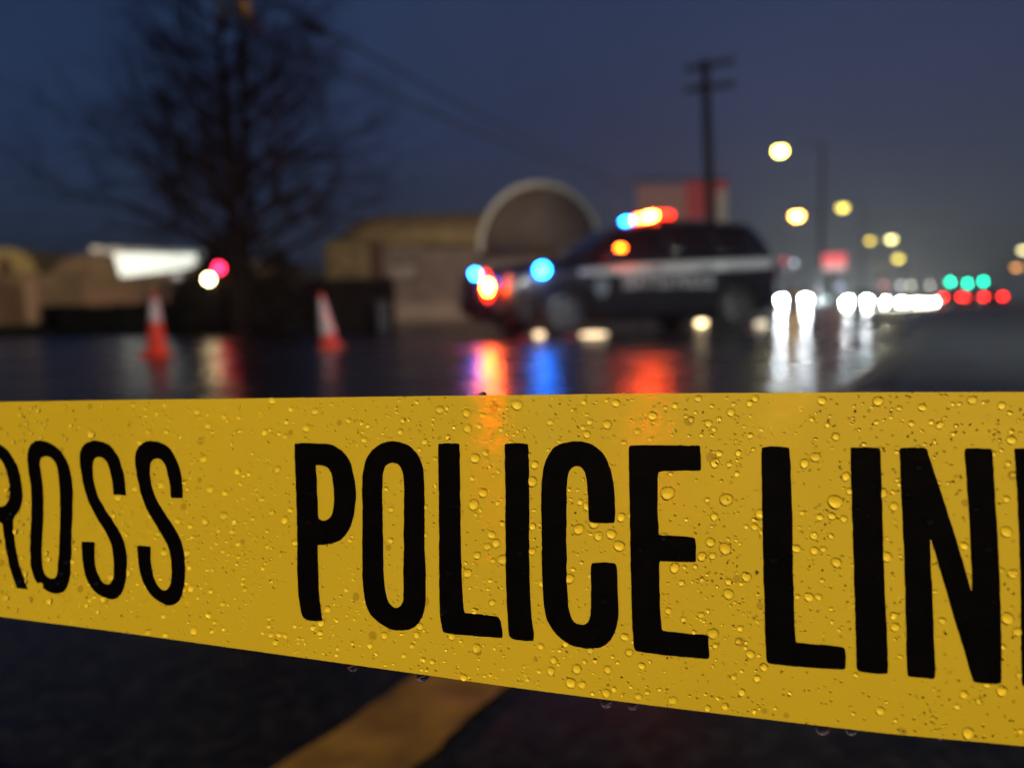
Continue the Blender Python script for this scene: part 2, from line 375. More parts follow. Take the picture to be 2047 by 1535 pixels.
let("P", *A2, [(100, 95), (110, 87), (300, 88), (370, 100), (430, 140), (480, 195), (505, 270), (522, 360), (530, 460), (522, 560), (500, 650), (460, 730), (400, 780), (330, 793), (262, 797), (264, 900), (266, 1000), (272, 1150), (285, 1250), (295, 1330), (190, 1325), (165, 1312), (145, 1270), (130, 1180), (120, 1050), (118, 850), (116, 600), (108, 350), (100, 180)],
    [(248, 242), (300, 243), (335, 260), (358, 300), (370, 370), (376, 480), (370, 560), (352, 605), (318, 628), (290, 628), (266, 612), (263, 500), (255, 350)])
let("O", *A2, [(800, 75), (870, 88), (930, 125), (975, 190), (1000, 270), (1008, 400), (1008, 600), (1008, 800), (1015, 1000), (1018, 1120), (1010, 1230), (990, 1310), (950, 1360), (900, 1390), (830, 1395), (760, 1385), (700, 1350), (640, 1300), (600, 1230), (580, 1130), (572, 1000), (572, 800), (575, 600), (570, 420), (575, 290), (595, 200), (640, 135), (700, 92), (760, 76)],
    [(785, 223), (825, 235), (850, 275), (864, 350), (863, 500), (862, 700), (860, 900), (860, 1100), (860, 1180), (845, 1220), (815, 1238), (780, 1228), (750, 1190), (735, 1130), (722, 1020), (720, 850), (716, 650), (712, 450), (715, 320), (730, 255), (755, 230)])
let("L", *A2, [(1100, 100), (1110, 90), (1240, 90), (1252, 100), (1256, 300), (1258, 600), (1262, 850), (1270, 1100), (1280, 1250), (1290, 1272), (1400, 1282), (1510, 1292), (1530, 1310), (1545, 1350), (1553, 1440), (1540, 1448), (1400, 1436), (1260, 1424), (1150, 1412), (1130, 1395), (1118, 1330), (1110, 1200), (1107, 1000), (1108, 700), (1105, 400)])
let("I", 840, 780, 640 / 1889, [(498, 320), (510, 312), (630, 313), (640, 325), (643, 500), (645, 700), (643, 900), (645, 1100), (652, 1250), (660, 1370), (672, 1420), (670, 1478), (620, 1477), (550, 1468), (528, 1455), (520, 1420), (512, 1300), (507, 1150), (503, 950), (503, 700), (500, 450)])
A3 = (1050, 860, 400 / 1279)
let("C", *A3, [(565, 592), (430, 590), (412, 582), (405, 570), (403, 500), (400, 400), (392, 320), (378, 260), (355, 232), (325, 224), (295, 240), (275, 275), (267, 330), (265, 450), (263, 600), (265, 800), (268, 1000), (275, 1120), (290, 1190), (320, 1232), (360, 1245), (395, 1235), (415, 1200), (420, 1120), (420, 1000), (418, 860), (428, 845), (500, 843), (575, 848), (587, 870), (590, 1000), (598, 1120), (595, 1200), (580, 1280), (545, 1345), (490, 1385), (420, 1394), (340, 1388), (260, 1355), (190, 1300), (140, 1220), (118, 1130), (110, 1000), (105, 800), (105, 600), (100, 420), (105, 300), (125, 200), (165, 125), (220, 85), (300, 70), (380, 72), (440, 95), (495, 140), (535, 210), (560, 300), (572, 400), (575, 500), (574, 578)])
let("E", *A3, [(662, 105), (675, 95), (900, 95), (1112, 97), (1120, 110), (1127, 245), (1118, 257), (980, 257), (860, 262), (848, 275), (846, 450), (850, 600), (855, 668), (960, 673), (1075, 682), (1090, 695), (1095, 830), (1085, 842), (960, 838), (862, 835), (858, 850), (858, 1000), (865, 1180), (873, 1275), (900, 1283), (1020, 1295), (1150, 1303), (1170, 1315), (1175, 1400), (1175, 1455), (1160, 1460), (1000, 1447), (850, 1430), (720, 1413), (700, 1400), (693, 1370), (685, 1250), (678, 1050), (672, 800), (668, 500), (662, 300)])
A4 = (1500, 860, 547 / 1499)
let("L", *A4, [(60, 97), (72, 88), (205, 90), (217, 103), (225, 300), (232, 550), (235, 850), (242, 1050), (250, 1160), (330, 1168), (420, 1175), (505, 1183), (521, 1197), (523, 1300), (515, 1310), (400, 1305), (250, 1292), (110, 1278), (92, 1268), (85, 1240), (78, 1000), (70, 700), (63, 400)])
let("I", *A4, [(548, 100), (555, 93), (700, 93), (713, 103), (720, 300), (728, 600), (735, 850), (745, 1050), (753, 1200), (756, 1325), (745, 1336), (660, 1330), (595, 1320), (582, 1305), (577, 1150), (572, 900), (562, 600), (552, 300)])
let("N", *A4, [(818, 103), (828, 95), (955, 93), (968, 103), (985, 160), (1040, 320), (1100, 510), (1160, 700), (1210, 880), (1216, 870), (1208, 650), (1195, 400), (1172, 110), (1180, 98), (1315, 98), (1328, 110), (1335, 250), (1350, 500), (1365, 750), (1372, 1000), (1378, 1200), (1375, 1380), (1365, 1388), (1240, 1382), (1222, 1375), (1205, 1320), (1170, 1200), (1120, 1040), (1060, 830), (1010, 660), (990, 595), (985, 610), (990, 750), (1000, 950), (1008, 1200), (1015, 1320), (1008, 1360), (940, 1355), (870, 1348), (858, 1330), (855, 1150), (848, 850), (835, 500), (822, 250)])
let("E", *A4, [(1446, 105), (1456, 97), (1800, 97), (1806, 110), (1812, 245), (1645, 250), (1652, 690), (1800, 705), (1806, 840), (1660, 835), (1672, 1275), (1850, 1310), (1850, 1440), (1600, 1415), (1500, 1402), (1486, 1390), (1485, 1250), (1483, 1000), (1478, 700), (1463, 350)])
POLYS = []
for k, (nm, outer, hole) in enumerate(LET):
    o_ = rough_poly(smooth_poly(outer), k); loops = [o_]
    if hole: loops.append(rough_poly(smooth_poly(hole), k + 30))
    POLYS.append((o_, loops[1] if hole else None))
    tris = tessellate_polygon([[Vector((a, b, 0)) for a, b in lp] for lp in loops])
    flat = [p for lp in loops for p in lp]
    bm = bmesh.new(); vv = [bm.verts.new((a, b, 0)) for a, b in flat]
    for t in tris:
        try: bm.faces.new([vv[i] for i in t])
        except ValueError: pass
    # cut along the tape so the ink follows its curve, then lay it on the film
    x0 = min(p[0] for p in flat); x1 = max(p[0] for p in flat); y0 = min(p[1] for p in flat); y1 = max(p[1] for p in flat)
    c = x0 + 15
    while c < x1: bmesh.ops.bisect_plane(bm, geom=bm.verts[:] + bm.edges[:] + bm.faces[:], plane_co=(c, 0, 0), plane_no=(1, 0, 0)); c += 15
    c = y0 + 40
    while c < y1: bmesh.ops.bisect_plane(bm, geom=bm.verts[:] + bm.edges[:] + bm.faces[:], plane_co=(0, c, 0), plane_no=(0, 1, 0)); c += 40
    for v in bm.verts: v.co = tape_pt(v.co.x, v.co.y, .0005)
    lo = obj("printed_letter", bm, M_ink, tape)
    lo["label"] = "printed black letter " + nm
    lo.cycles.is_caustics_receiver = True
# ------------------------------------------------------------------ water drops on the tape
M_water = bpy.data.materials.new("water"); M_water.use_nodes = True; nt = M_water.node_tree; nt.nodes.clear()
ow = nt.nodes.new('ShaderNodeOutputMaterial'); gw = nt.nodes.new('ShaderNodeBsdfGlass'); gw.inputs['IOR'].default_value = 1.33; gw.inputs['Roughness'].default_value = 0
nt.links.new(gw.outputs[0], ow.inputs[0])
def drop_mesh(seed, hang=False):
    """unit drop: footprint radius 1 in xy, dome towards +z"""
    bm = bmesh.new(); n, rr = 20, 8; rnd = random.Random(seed); ph = rnd.uniform(0, 6.28); e = rnd.uniform(0, .08)
    tc_ = R(rnd.uniform(58, 76)); h = (1 - math.cos(tc_)) / math.sin(tc_); rings = []
    for j in range(rr):
        t = j / rr * math.pi / 2; ph_ = tc_ * (1 - j / rr); cr, cz = math.sin(ph_) / math.sin(tc_), (math.cos(ph_) - math.cos(tc_)) / math.sin(tc_)
        ring = []
        for k in range(n):
            a = k * math.tau / n; rad = cr * (1 + e * math.cos(2 * a + ph) + e * .4 * math.sin(3 * a)); 
            ring.append(bm.verts.new((rad * math.cos(a), rad * math.sin(a) - (.18 * math.sin(t * 2) if hang else .06 * math.sin(t * 2)), cz)))
        rings.append(ring)
    top = bm.verts.new((0, -.02, h))
    for a, b in zip(rings, rings[1:]):
        for k in range(n): bm.faces.new((a[k], a[(k + 1) % n], b[(k + 1) % n], b[k]))
    for k in range(n): bm.faces.new((rings[-1][k], rings[-1][(k + 1) % n], top))
    bm.faces.new(rings[0][::-1])
    bmesh.ops.recalc_face_normals(bm, faces=bm.faces)
    return bm
def mesh_from(bm, name, flatbase=True):
    me = bpy.data.meshes.new(name); bm.to_mesh(me); bm.free(); me.materials.append(M_water)
    for p in me.polygons: p.use_smooth = len(p.vertices) <= 4
    try:
        sharp = me.attributes.new("sharp_edge", 'BOOLEAN', 'EDGE')
        ed = {tuple(sorted(ek)): i for i, ek in enumerate(me.edge_keys)}
        for p in me.polygons:
            if len(p.vertices) > 4:
                for ek in p.edge_keys: sharp.data[ed[tuple(sorted(ek))]].value = True
    except Exception as ex: print("sharp", ex)
    return me
DM = [mesh_from(drop_mesh(s), "water_droplet") for s in range(6)]
def inside(p, poly):
    x, y = p; c = False; j = len(poly) - 1
    for i in range(len(poly)):
        xi, yi = poly[i]; xj, yj = poly[j]
        if (yi > y) != (yj > y) and x < (xj - xi) * (y - yi) / (yj - yi) + xi: c = not c
        j = i
    return c
def on_letter(p):
    for o_, h_ in POLYS:
        if inside(p, o_) and not (h_ and inside(p, h_)): return True
    return False
def frame(px, py, r_px):
    c = tape_pt(px, py, .0007); dx = (tape_pt(px + 4, py) - tape_pt(px - 4, py)).normalized(); dy = (tape_pt(px, py - 4) - tape_pt(px, py + 4)).normalized()
    nz = dx.cross(dy).normalized()
    dep = (c - CAM).dot(fwd); s = r_px / FPX * dep
    M = Matrix((dx, nz.cross(dx), nz)).transposed().to_4x4(); M.translation = c
    return M @ Matrix.Scale(s, 4)
known = [(947, 1008, 11), (983, 1068, 8), (950, 915, 10), (971, 905, 7), (966, 790, 8), (935, 856, 9), (1335, 985, 14), (1452, 998, 13), (1450, 1096, 12), (1157, 1057, 11), (1238, 1090, 11), (1242, 1033, 9), (1160, 1003, 6),
         (935, 1145, 9), (949, 1142, 8), (1336, 1220, 7), (1425, 1266, 11), (1670, 1002, 14), (1671, 872, 8), (1630, 913, 10), (1672, 872, 9), (1492, 1152, 10), (1500, 870, 6), (1627, 1070, 8), (1628, 1100, 8), (1617, 1192, 9), (1773, 1112, 10),
         (447, 1031, 9), (475, 942, 7), (450, 985, 6), (464, 1062, 5), (445, 1207, 6), (524, 998, 5), (407, 917, 8), (630, 822, 7), (545, 800, 7), (448, 833, 6), (1214, 848, 9), (1232, 805, 8), (1168, 804, 6), (1396, 796, 7), (1382, 838, 6), (1510, 796, 7), (1437, 838, 6),
         (1822, 846, 6), (2012, 1062, 11), (2012, 997, 7), (2014, 1235, 12), (1998, 1140, 8), (2003, 1380, 10), (1786, 1230, 7), (1040, 1105, 8), (984, 1204, 7), (985, 1120, 6), (700, 1080, 5), (781, 1080, 6), (782, 1018, 6), (1283, 1330, 7), (740, 1290, 6), (1180, 1300, 7), (1215, 1338, 8), (1500, 1307, 9), (1430, 1290, 6)]
drops = []
cells = {}
def free(x, y, r):
    for i in (-1, 0, 1):
        for j in (-1, 0, 1):
            for (a, b, q) in cells.get((int(x // 40) + i, int(y // 40) + j), []):
                if (a - x) ** 2 + (b - y) ** 2 < ((q + r) * 1.08) ** 2: return False
    return True
def put(x, y, r):
    cells.setdefault((int(x // 40), int(y // 40)), []).append((x, y, r)); drops.append((x, y, r))
for k in known:
    if free(*k): put(*k)
tries = 0
while len(drops) < 1500 and tries < 60000:
    tries += 1
    x = random.uniform(-10, 2057); ty = cubic(KX, TOPY, x); by = cubic(KX, BOTY, x); y = random.uniform(ty + 6, by - 6)
    dens = .45 + .9 * noise.noise((x * .006, y * .006, 3.3)) + (.25 if x > 800 else 0) + (.3 if y < ty + 90 else 0)
    if random.random() > dens: continue
    r = 2.0 + random.random() ** 3.6 * (9.0 if x > 850 else 6.5)
    if on_letter((x, y)) and random.random() < .82: continue
    if free(x, y, r): put(x, y, r)
drops.sort(key=lambda d: -d[2])
GD = "rain droplets on the yellow tape"
for k, (x, y, r) in enumerate(drops[:290]):
    o = bpy.data.objects.new("water_droplet", DM[k % 6]); COL.objects.link(o)
    o.matrix_world = frame(x, y, r)
    o.cycles.is_caustics_caster = True
    tag(o, "clear round rain droplet clinging to the front of the yellow tape", "droplet", GD)
bm = bmesh.new(); base_f = []
for k, (x, y, r) in enumerate(drops[290:]):
    M = frame(x, y, r); me = DM[k % 6]; st = len(bm.verts)
    vv = [bm.verts.new(M @ v.co) for v in me.vertices]
    for p in me.polygons:
        f = bm.faces.new([vv[i] for i in p.vertices]); f.smooth = len(p.vertices) <= 4
        if len(p.vertices) > 4: base_f.append(f)
for f in base_f:
    for e in f.edges: e.smooth = False
me = bpy.data.meshes.new("water_beads"); bm.to_mesh(me); bm.free(); me.materials.append(M_water)
ob = bpy.data.objects.new("water_beads", me); COL.objects.link(ob); tag(ob, "fine mist of tiny rain beads all over the yellow tape", "water beads", kind="stuff")
ob.cycles.is_caustics_caster = True
tape.cycles.is_caustics_receiver = True
# drops hanging from the lower edge
bm = bmesh.new(); lathe(bm, [(0, -1.15), (.35, -1.08), (.72, -.8), (.95, -.35), (1, .1), (.85, .5), (.5, .72), (0, .8)], 18)
hm = bpy.data.meshes.new("hanging_drop"); bmesh.ops.recalc_face_normals(bm, faces=bm.faces); bm.to_mesh(hm); bm.free(); hm.materials.append(M_water)
for p in hm.polygons: p.use_smooth = True
for (x, dy, r, lb) in ((705, 4, 13, "large clear drop hanging from tape edge, leftmost of the big hanging drops"), (845, 4, 15, "wide clear drop hanging from tape edge above the yellow road line"), (1213, 5, 16, "clear drop hanging from tape edge below the E of POLICE, left of a pair"),
                   (1265, 5, 13, "clear drop hanging from tape edge, right of the close pair"), (1645, 5, 18, "largest clear drop hanging from tape edge below the letter L of LINE"), (1702, 2, 14, "clear drop at tape edge just right of the largest one"),
                   (500, -5, 7, "small drop at tape edge below the yellow gap"), (260, -4, 7, "small drop at tape edge at the left under the letter S"), (1880, -4, 9, "small drop at tape edge under the letter N")):
    r *= .85; by = cubic(KX, BOTY, x); M = frame(x, by + dy, r); c = M.translation + ray(x, by) * .0016
    o = bpy.data.objects.new("hanging_drop", hm); COL.objects.link(o)
    s = r / FPX * (c - CAM).dot(fwd); o.matrix_world = Matrix.Translation(c) @ Matrix.Diagonal((s, s * .55, s * .8, 1))
    tag(o, lb, "droplet", "drops hanging from the tape's lower edge")

# ------------------------------------------------------------------ vehicles
def catmull(st, x):
    n = len(st)
    for i in range(n - 1):
        if st[i + 1][0] <= x <= st[i][0]: break
    p1, p2 = st[i], st[i + 1]; p0 = st[max(i - 1, 0)]; p3 = st[min(i + 2, n - 1)]
    t = (x - p1[0]) / (p2[0] - p1[0]); r = []
    for k in range(1, len(p1)):
        def tan(a, b, c):
            d1 = (b[k] - a[k]) / ((b[0] - a[0]) or 1e9); d2 = (c[k] - b[k]) / ((c[0] - b[0]) or 1e9)
            return 0 if d1 * d2 <= 0 else 2 * d1 * d2 / (d1 + d2)
        h = p2[0] - p1[0]; m1 = tan(p0, p1, p2) if i > 0 else (p2[k] - p1[k]) / h; m2 = tan(p1, p2, p3) if i < n - 2 else (p2[k] - p1[k]) / h
        r.append((2*t**3-3*t**2+1)*p1[k] + (t**3-2*t**2+t)*h*m1 + (-2*t**3+3*t**2)*p2[k] + (t**3-t**2)*h*m2)
    return r
# station: x, z_bottom, z_belt, half_width, z_top, half_width_top
SUV = [(2.58, .42, .78, .66, .86, .52), (2.50, .28, .90, .84, .98, .70), (2.30, .22, .98, .94, 1.06, .80), (1.6, .22, 1.05, .99, 1.16, .86), (1.12, .22, 1.10, 1.0, 1.21, .87),
       (.55, .22, 1.13, 1.0, 1.50, .74), (.12, .22, 1.14, 1.0, 1.72, .68), (-.4, .22, 1.15, 1.0, 1.78, .68), (-1.4, .22, 1.17, 1.0, 1.79, .70), (-2.0, .24, 1.18, .98, 1.76, .69), (-2.26, .28, 1.18, .96, 1.62, .70), (-2.42, .34, 1.14, .93, 1.20, .82), (-2.46, .45, 1.0, .86, 1.04, .72)]
SEDAN = [(2.40, .40, .62, .62, .68, .50), (2.32, .25, .72, .80, .78, .68), (2.1, .2, .80, .88, .86, .74), (1.4, .2, .88, .92, .96, .78), (.95, .2, .92, .93, 1.02, .78), (.25, .2, .94, .93, 1.40, .62), (-.3, .2, .95, .93, 1.46, .60), (-1.0, .2, .96, .93, 1.42, .60),
         (-1.6, .2, .97, .92, 1.12, .70), (-2.1, .24, .96, .88, 1.02, .72), (-2.38, .32, .90, .82, .96, .66), (-2.44, .45, .80, .74, .86, .6)]
def ring_pts(s):
    zb, ze, w, zt, wt = s
    return [(0, zb), (w * .85, zb), (w * .97, zb + .10), (w, zb + (ze - zb) * .45), (w * .985, ze - .07), (w * .955, ze), (wt + (w * .955 - wt) * .12, zt - (zt - ze) * .15), (wt * .88, zt), (wt * .5, zt + .012), (0, zt + .018)]
def sidept(st, x, t, s=1, off=0.0):
    """point on the side glass: t 0 belt .. 1 roof edge"""
    r = ring_pts(catmull(st, x)); a, b = r[5], r[6]
    y = a[0] + (b[0] - a[0]) * t; z = a[1] + (b[1] - a[1]) * t
    n = Vector((b[1] - a[1], -(b[0] - a[0]))).normalized() if (b[1] - a[1]) else Vector((1, 0))
    return Vector((x, s * (y + n.x * off), z + n.y * off))
def body_mesh(st, axles, rad, W):
    bm = bmesh.new(); xs = []; x = st[0][0]
    while x > st[-1][0] + .02: xs.append(x); x -= .07
    xs.append(st[-1][0]); rings = []
    for x in xs:
        rp_ = ring_pts(catmull(st, x)); full = [(y, z) for y, z in rp_] + [(-y, z) for y, z in rp_[-2:0:-1]]
        rings.append([bm.verts.new((x, y, z)) for y, z in full])
    n = len(rings[0])
    for a, b in zip(rings, rings[1:]):
        for k in range(n): bm.faces.new((a[k], a[(k + 1) % n], b[(k + 1) % n], b[k]))
    bm.faces.new(rings[0]); bm.faces.new(rings[-1][::-1])
    bmesh.ops.recalc_face_normals(bm, faces=bm.faces)
    me = bpy.data.meshes.new("tmp"); bm.to_mesh(me); bm.free(); o = bpy.data.objects.new("tmp", me); COL.objects.link(o)
    cb = bmesh.new()
    for ax in axles:
        for s in (-1, 1):
            M = Matrix.Translation((ax, s * (W - .11), rad)) @ Matrix.Rotation(R(90), 4, 'X')
            bmesh.ops.create_cone(cb, cap_ends=True, segments=28, radius1=rad * 1.16, radius2=rad * 1.16, depth=.5, matrix=M)
    cm = bpy.data.meshes.new("cut"); cb.to_mesh(cm); cb.free(); co = bpy.data.objects.new("cut", cm); COL.objects.link(co)
    md = o.modifiers.new("b", 'BOOLEAN'); md.operation = 'DIFFERENCE'; md.object = co; md.solver = 'EXACT'
    dg = bpy.context.evaluated_depsgraph_get(); res = bpy.data.meshes.new_from_object(o.evaluated_get(dg))
    bpy.data.objects.remove(o); bpy.data.objects.remove(co)
    res.name = "body"
    for p in res.polygons: p.use_smooth = True
    try: res.set_sharp_from_angle(angle=R(38))
    except Exception: pass
    return res
def quad_patch(bm, f, u0, u1, v0, v1, nu=6, nv=3, th=None):
    g = [[bm.verts.new(f(u0 + (u1 - u0) * i / nu, v0 + (v1 - v0) * j / nv)) for j in range(nv + 1)] for i in range(nu + 1)]
    for i in range(nu):
        for j in range(nv): bm.faces.new((g[i][j], g[i + 1][j], g[i + 1][j + 1], g[i][j + 1]))
def vehicle(name, st, axles, rad, W, paint, root, glassx, wsx, rwx, headmat, tailmat, full=True):
    me = body_mesh(st, axles, rad, W); me.materials.clear(); me.materials.append(paint)
    b = bpy.data.objects.new("body", me); COL.objects.link(b); b.parent = root
    for s in (1, -1):
        for (xa, xb) in glassx:
            bm = bmesh.new()
            quad_patch(bm, lambda u, v: sidept(st, u, v, s, .008), xa, xb, .10, .93)
            g = obj("side_window", bm, M_glass, root, True); sm = g.modifiers.new("t", 'SOLIDIFY'); sm.thickness = .006
    def top(x, y, off=.01):
        r = catmull(st, x); zt, wt = r[3], r[4]; return Vector((x, y * wt, zt + .015 + off))
    def topn(x, y):
        p = top(x, y, 0); q = top(x + .02, y, 0); n = Vector((-(q.z - p.z), 0, .02)).normalized(); return p + n * .014
    for nm, (xa, xb) in (("windshield", wsx), ("rear_window", rwx)):
        bm = bmesh.new(); quad_patch(bm, lambda u, v: topn(u, v), xa, xb, -.84, .84, 8, 4)
        g = obj(nm, bm, M_glass, root, True); sm = g.modifiers.new("t", 'SOLIDIFY'); sm.thickness = .006
    for ax in axles:
        for s in (1, -1):
            bm = bmesh.new(); M = Matrix.Translation((ax, s * (W - .13), rad)) @ Matrix.Rotation(R(-90 * s), 4, 'X')
            lathe(bm, [(rad * .62, -.1), (rad * .9, -.11), (rad * .985, -.085), (rad, -.04), (rad, .04), (rad * .985, .085), (rad * .9, .11), (rad * .64, .10), (rad * .62, .06)], 32, M)
            w = obj("wheel", bm, M_rubber, root, True)
            bm = bmesh.new(); lathe(bm, [(rad * .64, .095), (rad * .60, .10), (rad * .56, .06), (rad * .52, .03), (0, .03)], 32, M)
            for q in range(5):
                a = q * math.tau / 5
                box(bm, .03, rad * .6, -.035, .035, .03, .085, M @ Matrix.Rotation(a, 4, 'Z'))
            lathe(bm, [(.09, .03), (.085, .10), (0, .105)], 16, M)
            obj("rim", bm, M_rim if full else M_trim, w, False)
    return b

# ---- police SUV
carF = gr(1131, 675); th = R(23.5)
hx = Vector((-math.cos(th), -math.sin(th), 0)); hy = Vector((math.sin(th), -math.cos(th), 0))
carO = carF - hx * 1.62 - hy * 1.0
police = empty("police_car", carO, "dark police SUV with flashing red and blue lights standing across the wet road", "police car", None, math.atan2(hx.y, hx.x))
pb = vehicle("police", SUV, (1.62, -1.60), .375, 1.0, M_paint, police, [(.62, -.28), (-.36, -1.22), (-1.32, -1.98)], (1.0, .16), (-2.05, -2.37), None, None)
def part(nm, bm, m, p=police, smooth=False, label=None):
    o = obj(nm, bm, m, p, smooth)
    if label: o["label"] = label
    return o
sidey = lambda x, z: None
def body_side(x, z, off):
    r = ring_pts(catmull(SUV, x)); 
    for a, b in zip(r[1:], r[2:]):
        if a[1] <= z <= b[1] and b[1] > a[1]:
            return a[0] + (b[0] - a[0]) * (z - a[1]) / (b[1] - a[1]) + off
    return r[4][0] + off
# rising white belt stripe on both flanks
for s in (1, -1):
    bm = bmesh.new()
    def fs(u, v):
        zc = .955 + (1.35 - u) / 3.85 * .15 ; hw = .035 + .045 * min(1, (1.4 - u) / .9)
        z = zc + hw * v; return Vector((u, s * body_side(u, z, .012), z))
    quad_patch(bm, fs, 1.38, -2.38, -1, 1, 40, 2)
    g = part("side_stripe", bm, M_white, police, True, "pale stripe rising towards the tail"); g.modifiers.new("t", 'SOLIDIFY').thickness = .003
def text_mesh(txt, size, ext=.004):
    cu = bpy.data.curves.new("t", 'FONT'); cu.body = txt; cu.size = size; cu.extrude = ext; cu.align_x = 'CENTER'; cu.align_y = 'CENTER'; cu.space_character = 1.08; cu.offset = .006 * size / .2
    o = bpy.data.objects.new("t", cu); COL.objects.link(o); dg = bpy.context.evaluated_depsgraph_get(); me = bpy.data.meshes.new_from_object(o.evaluated_get(dg)); bpy.data.objects.remove(o)
    return me
tm = text_mesh("SEATTLE POLICE", .27); tm.materials.clear(); tm.materials.append(M_letter)
to = bpy.data.objects.new("door_lettering", tm); COL.objects.link(to); to.parent = police
to.matrix_local = Matrix.Translation((-.22, 1.012, .80)) @ Matrix.Rotation(R(180), 4, 'Z') @ Matrix.Rotation(R(90), 4, 'X') @ Matrix.Diagonal((.80, 1.0, 1, 1))
to["label"] = "grey capitals SEATTLE POLICE across the doors"
bm = bmesh.new(); prism(bm, [(.0 + .13 * math.cos(a) * (.9 if math.sin(a) < 0 else 1), .14 * math.sin(a) - (.03 if abs(math.cos(a)) < .2 and math.sin(a) < 0 else 0)) for a in [k * math.tau / 20 for k in range(20)]], 0, .004, Matrix.Translation((1.0, 1.006, .74)))
part("door_emblem", bm, mat("emblem_grey", (.16, .18, .22), .4))
for x in (.05, -.92):
    bm = bbox(x - .11, x + .11, 1.0, 1.04, .985, 1.02, .008); part("door_handle", bm, M_trim)
    for xx in ((x - .17),):
        bm = bmesh.new(); pts = [Vector((xx, body_side(xx, z, .002), z)) for z in (.36, .5, .7, .9, 1.05)]; tube(bm, pts, .006, 5); part("door_seam", bm, M_trim)
bm = bmesh.new(); bmesh.ops.create_uvsphere(bm, u_segments=14, v_segments=8, radius=.07, matrix=Matrix.Translation((-1.22, .995, 1.04)) @ Matrix.Diagonal((1.2, .25, .7, 1))); part("fuel_cap_reflector", bm, mat("reflector_white", (.8, .82, .85), .3), police, True)
for s in (1, -1):
    bm = bbox(.72, .95, s * 1.16 - .10, s * 1.16 + .10, 1.10, 1.28, .05); mi = part("side_mirror", bm, M_trim, police, True)
    bm = bmesh.new(); tube(bm, [(.82, s * .93, 1.12), (.84, s * 1.08, 1.15)], .03, 8); obj("mirror_arm", bm, M_trim, mi)
# front: grille, bumper, push bar, headlights
bm = bmesh.new(); box(bm, 2.545, 2.60, -.52, .52, .62, .84)
for k in range(5): box(bm, 2.602, 2.615, -.50, .50, .64 + k * .042, .655 + k * .042)
part("grille", bm, M_trim)
part("front_bumper", bbox(2.40, 2.64, -.80, .80, .36, .58, .05), M_trim, police, True)
part("rear_bumper", bbox(-2.56, -2.34, -.86, .86, .40, .62, .05), M_trim, police, True)
bm = bmesh.new()
for s in (1, -1):
    tube(bm, [(2.68, s * .38, .36), (2.74, s * .38, .60), (2.72, s * .38, .92)], .032, 8); box(bm, 2.60, 2.70, s * .38 - .02, s * .38 + .02, .48, .56)
tube(bm, [(2.72, -.38, .90), (2.72, .38, .90)], .03, 8); tube(bm, [(2.745, -.38, .66), (2.745, .38, .66)], .03, 8)
part("push_bumper", bm, M_trim, police, True)
M_head_off = mat("lamp_glass", (.35, .36, .38), .08, .2, 5)
for s in (1, -1):
    bm = bmesh.new(); bmesh.ops.create_uvsphere(bm, u_segments=16, v_segments=10, radius=1, matrix=Matrix.Translation((2.36, s * .76, .885)) @ Matrix.Rotation(R(-28 * s), 4, 'Z') @ Matrix.Diagonal((.12, .17, .075, 1)))
    part("headlight", bm, M_head_off, police, True)
    bm = bbox(-2.49, -2.36, s * .80 - .10, s * .80 + .10, .82, 1.12, .03); part("tail_light", bm, mat("tail_red", (.12, .005, .005), .2), police, True)
    bm = bmesh.new(); tube(bm, [(-.25, s * .55, 1.80), (-2.0, s * .55, 1.77)], .015, 6); part("roof_rail", bm, M_trim)
# light bar across the roof
BX = -.48
bar = part("light_bar", bbox(BX - .15, BX + .15, -.62, .62, 1.805, 1.84, .012), M_trim)
ER = em("red_strobe", (1.0, .055, .003), 170); EY = em("amber_core", (1.0, .075, .008), 480); EBs = em("blue_lens", (.002, .05, 1.0), 5.0); ERs = em("red_lens", (1.0, .02, .004), 9.0); ERd = em("red_lens_dim", (1.0, .02, .004), 2.5)
EBc = em("blue_core", (.006, .17, 1.0), 100)
def lensbox(nm, y0, y1, m, z0=1.842, z1=1.935): return obj(nm, bbox(BX - .14, BX + .14, y0, y1, z0, z1, .03), m, bar, True)
lb = lensbox("blue_lens", -.61, -.22, EBs); lr = lensbox("red_lens", -.2, .55, ERs)
def lamp(nm, p, r, m, par=police, sc=(1, 1, 1), label=None):
    bm = bmesh.new(); bmesh.ops.create_uvsphere(bm, u_segments=16, v_segments=10, radius=r, matrix=Matrix.Diagonal((*sc, 1)))
    o = obj(nm, bm, m, par, True); o.location = p
    if label: o["label"] = label
    return o
lamp("strobe_lamp", (BX + .13, -.43, 1.89), .05, EBc, bar, (1, 2.6, .8), "blue strobe at the far end of the bar")
lamp("strobe_lamp", (BX + .13, -.02, 1.89), .05, ER, bar, (1, 3.0, .8), "orange-red strobe in the middle of the bar")
lamp("strobe_lamp", (BX + .13, .28, 1.89), .05, EY, bar, (1, 4.2, .9), "white-hot strobe at the near end of the bar")
